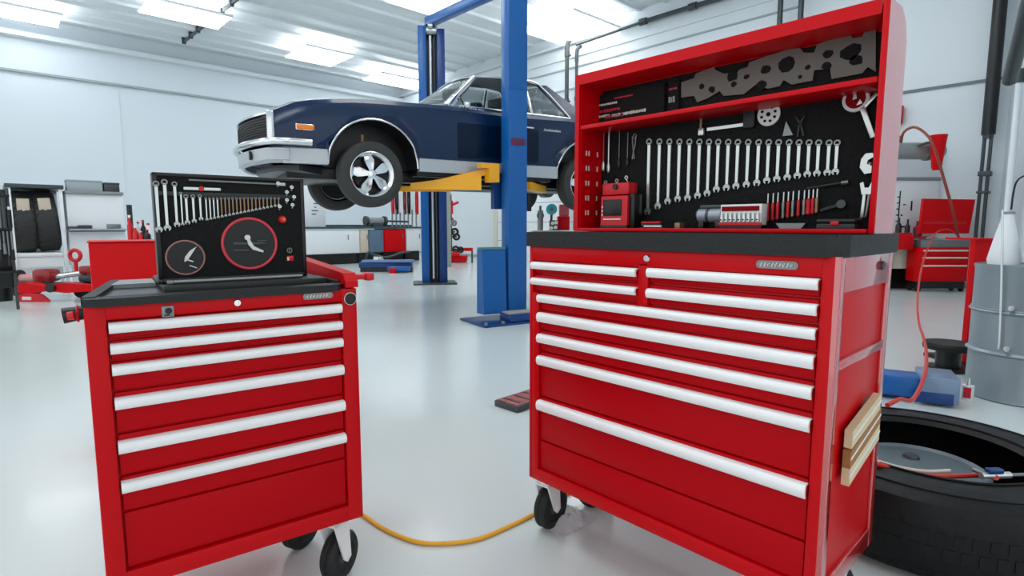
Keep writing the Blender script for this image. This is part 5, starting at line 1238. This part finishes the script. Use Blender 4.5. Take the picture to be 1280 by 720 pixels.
# ================================================================== far bench row
YBn = 15.5
def bx(px): return on_y(px, 300, YBn).x
def bz_(py, px): return on_y(px, py, YBn).z
units = ((370, 450, WHT, 'long white base cabinet in the far bench row', 'base_cabinet'), (450, 461, BEIGE, 'narrow beige cabinet in the far bench row', 'base_cabinet'), (461, 480, SLATE, 'slate blue cabinet left of the red one in far row', 'base_cabinet'),
         (480, 508, REDW, 'bright red cabinet in the far bench row', 'base_cabinet'), (508, 528, WHT, 'short white cabinet at the right end of far bench row', 'base_cabinet'))
for a_, b_, m_, lab, nm in units:
    x0, x1 = bx(a_)+.004, bx(b_)-.004
    t = thing(nm, lab, 'cabinet', (x0, YBn, 0)); zb_, zt = .32, 1.02
    if m_ is REDW: zt = 1.04
    MB().box(0, x1-x0, .02, .6, zb_, zt, .01).build('body', m_, t); MB().box(.03, x1-x0-.03, .15, .55, 0, zb_-.001).build('plinth', BLK, t)
    MB().box(.02, x1-x0-.02, 0, .019, zb_+.02, zt-.02, .004).build('door', m_, t); MB().box((x1-x0)*.8, (x1-x0)*.8+.02, -.02, -.001, zt-.3, zt-.15).build('handle', STEELD, t)
t = thing('worktop', 'dark worktop running along the far bench row', 'worktop', (bx(370), YBn, 1.045)); 
MB().box(0, bx(528)-bx(370), -.03, .65, 0, .06, .006).build('top', mat('dark_teal_top', (50, 78, 84), .4), t); MB().box(0, bx(528)-bx(370), .62, .65, .061, .12).build('back_lip', GUN, t)
t = thing('bench_grinder', 'grey bench grinder on the far worktop above blue cabinet', 'grinder', (bx(475), YBn+.25, 1.1055)); 
MB().cyl((-.25, 0, .18), (.25, 0, .18), .11, n=18).build('motor', GREYP, t); mm = MB(); mm.cyl((-.36, 0, .18), (-.28, 0, .18), .15, n=20); mm.cyl((.28, 0, .18), (.36, 0, .18), .15, n=20); mm.build('wheel', GUN, t); MB().box(-.15, .15, -.1, .1, 0, .1).build('base', GUN, t); mm = MB(); mm.cyl((.36, 0, .18), (1.2, 0, .16), .03, n=10); mm.build('spindle_bar', GUN, t)
q = on_y(394, 258, YBn+.55)
t = thing('wall_poster', 'white notice sheet standing above the far bench behind the tyre', 'poster', (q.x, YBn+.585, 1.1055)); 
MB().box(-.32, .32, 0, .02, 0, 1.45, .003).build('sheet', WHT, t); mm = MB(); [mm.box(random.uniform(-.2, 0), random.uniform(.02, .22), -.004, 0, z, z+.04) for z in (.35, .45, .55, .66)]; mm.build('printed_mark', SEAMD, t)
for i in range(7):
    px = 492+i*5.0; q = on_y(px, 250, YBn+.4)
    m_ = (REDD, BLK, WHT, mat('maroon_plastic', (130, 24, 34), .4), BLK, WHT, REDD)[i]
    cn = ('red', 'black', 'white', 'maroon', 'black', 'white', 'red')[i]
    tt = thing('hanging_hose', '%s coiled lead hanging behind the car wheel, %s from the left' % (cn, ORD[i]), 'cable', (q.x, YBn+.45, 1.107), 0, 'leads hanging above the far bench')
    MB().tube([(-.03, 0, .45+.1*(i % 2)), (-.035, 0, 1.0), (0, 0, 1.55), (.035, 0, 1.0), (.03, 0, .4)], .03, 8, 4).build('coil', m_, tt); MB().box(-.02, .02, .04, .07, 0, 1.56).build('hook_post', GREYP, tt)
# machine (tyre changer) far centre
q = on_z(577, 327, 0); dq = q.x*FX+q.y*FY
t = thing('tyre_changer', 'red and black tyre changing machine against the far door', 'machine', (q.x-.5, q.y-.4, 0), -YAW); k = (dq-.7)/FOC
MB().box(-20*k, 12*k, 0, .6, .02, .22, .03).build('base', REDW, t); MB().cyl((-9*k, .3, .2), (-9*k, .3, 2.1), .055, n=14).build('column', BLK, t)
MB().box(-12*k, 4*k, -.1, .05, .22, .34, .02).build('pedal_box', REDD, t, 'orange-red pedal box'); MB().box(0, 20*k, .1, .2, .36, .46, .02).build('side_arm', REDW, t); MB().box(18*k, 20*k, .1, .2, .0, .36).build('leg', GUN, t)
for (x, z, r_, m_) in ((-15, 1.25, .13, REDD), (-13, 1.0, .10, BLK), (-3, 1.22, .10, STEELD), (-2, .95, .13, BLK), (0, .80, .12, BLK), (-15, .72, .10, STEELD), (-16, .38, .1, BLK), (-1, .42, .12, BLK), (5, .40, .11, BLK)):
    g_ = MB(); g_.torus((x*k, -.02, z), (0, 1, .2), r_*.7, r_*.3, 20, 8); g_.cyl((x*k, 0, z), (-9*k, .25, z), .025, n=8); g_.build('roller', m_, t)
mm = MB(); mm.cyl((-9*k, .3, 1.5), (-9*k, .3, 1.9), .10, n=14); mm.cyl((-12*k, .3, 1.72), (2*k, .3, 1.86), .04, n=10); mm.cyl((-14*k, .3, 1.3), (-5*k, .3, 1.35), .05, n=10); mm.build('tool_head', REDD, t)
t = fth('steel_column', 'pale grey steel column beside the far lift post', 'column', 559, 0, 15.5)
MB().box(-.09, .09, 0, .18, 0, 3.0, .01).build('column', mat('sage_grey', (150, 158, 146), .5), t); MB().box(-.16, .16, -.06, .24, 3.0, 3.05).build('cap_plate', GUN, t)
# gap between post and hutch
FG = 9.6; k = FG/FOC
t = fth('side_bench', 'white bench glimpsed between the near post and hutch', 'workbench', 672, 0, FG)
MB().box(-.1, 50*k, 0, .5, 1.0, 1.06, .006).build('top', WHT, t); mm = MB(); [mm.box(x, x+.05, y, y+.05, 0, .999) for x in (-.06, 50*k-.08) for y in (.03, .42)]; mm.build('leg', WHT, t)
bt = Vector((t.location.x, t.location.y, 1.0605))
def gth(name, lab, cat, px, dd_=.2): 
    p = bt+ax*((px-672)*k)+dp_*dd_; return thing(name, lab, cat, (p.x, p.y, bt.z), -YAW)
t = gth('hose_reel', 'cyan hose reel on the side bench beside the near post', 'hose reel', 690)
MB().lathe([(.03, -.05), (.09, -.05), (.095, -.04), (.095, .04), (.09, .05), (.03, .05)], (0, 0, .36), (0, 1, 0), 28, True).build('drum', CYAN, t); MB().box(-.02, .02, -.02, .02, 0, .30).build('stand', GUN, t); MB().cyl((0, -.06, .36), (0, .06, .36), .035, n=14).build('hub', STEELD, t)
t = gth('grease_gun', 'dull metal pump barrel left of the cyan reel', 'pump', 676)
mm = MB(); mm.cyl((0, 0, 0), (0, 0, .34), .05, n=14); mm.build('barrel', STEELD, t); MB().torus((0, -.03, .25), (0, 1, 0), .05, .014, 18, 6).build('ring_handle', GUN, t); MB().cyl((0, 0, .34), (0, 0, .42), .02, n=10).build('neck', GUN, t)
t = gth('parts_bin', 'red storage bin beside the hutch\'s left edge', 'bin', 705, .12)
MB().box(-.10, .10, -.05, .2, 0.0, .24, .01).build('lower_bin', REDW, t); MB().box(-.07, .09, -.03, .18, .245, .44, .01).build('upper_bin', mat('dusty_red', (196, 92, 100), .5), t, 'faded red upper bin')
t = gth('valve_block', 'cluster of small chrome valves under the cyan reel', 'valve', 692, .02)
mm = MB(); [mm.cyl((x, -.03, z), (x, .06, z), .03, n=12) for x, z in ((-.04, .04), (.03, .05), (-.02, .12), (.04, .13))]; mm.build('valve', STEEL, t); MB().box(-.07, .07, .02, .06, 0, .17).build('manifold', GUN, t)

# ================================================================== WORLD, CAMERA
sc = bpy.context.scene
w = bpy.data.worlds.new('World'); sc.world = w; w.use_nodes = True
bg = w.node_tree.nodes['Background']; bg.inputs[0].default_value = (.93, .97, 1.0, 1); bg.inputs[1].default_value = 1.2
cam = bpy.data.cameras.new('Camera'); co = bpy.data.objects.new('Camera', cam); COL.objects.link(co)
cam.sensor_width = 36; cam.lens = 36*FOC/1280.; cam.clip_start = .05; cam.clip_end = 200
co.location = (0, 0, EYE); co.rotation_euler = (pi/2-PITCH, 0, -YAW); sc.camera = co
vs_ = sc.view_settings; vs_.view_transform = 'Standard'; vs_.look = 'None'; vs_.gamma = 1; vs_.use_curve_mapping = False; vs_.exposure = 0.06
sc.cycles.max_bounces = 8; sc.cycles.diffuse_bounces = 4; sc.cycles.glossy_bounces = 4; sc.cycles.transmission_bounces = 8; sc.cycles.use_denoising = True
sc.cycles.sample_clamp_indirect = 6
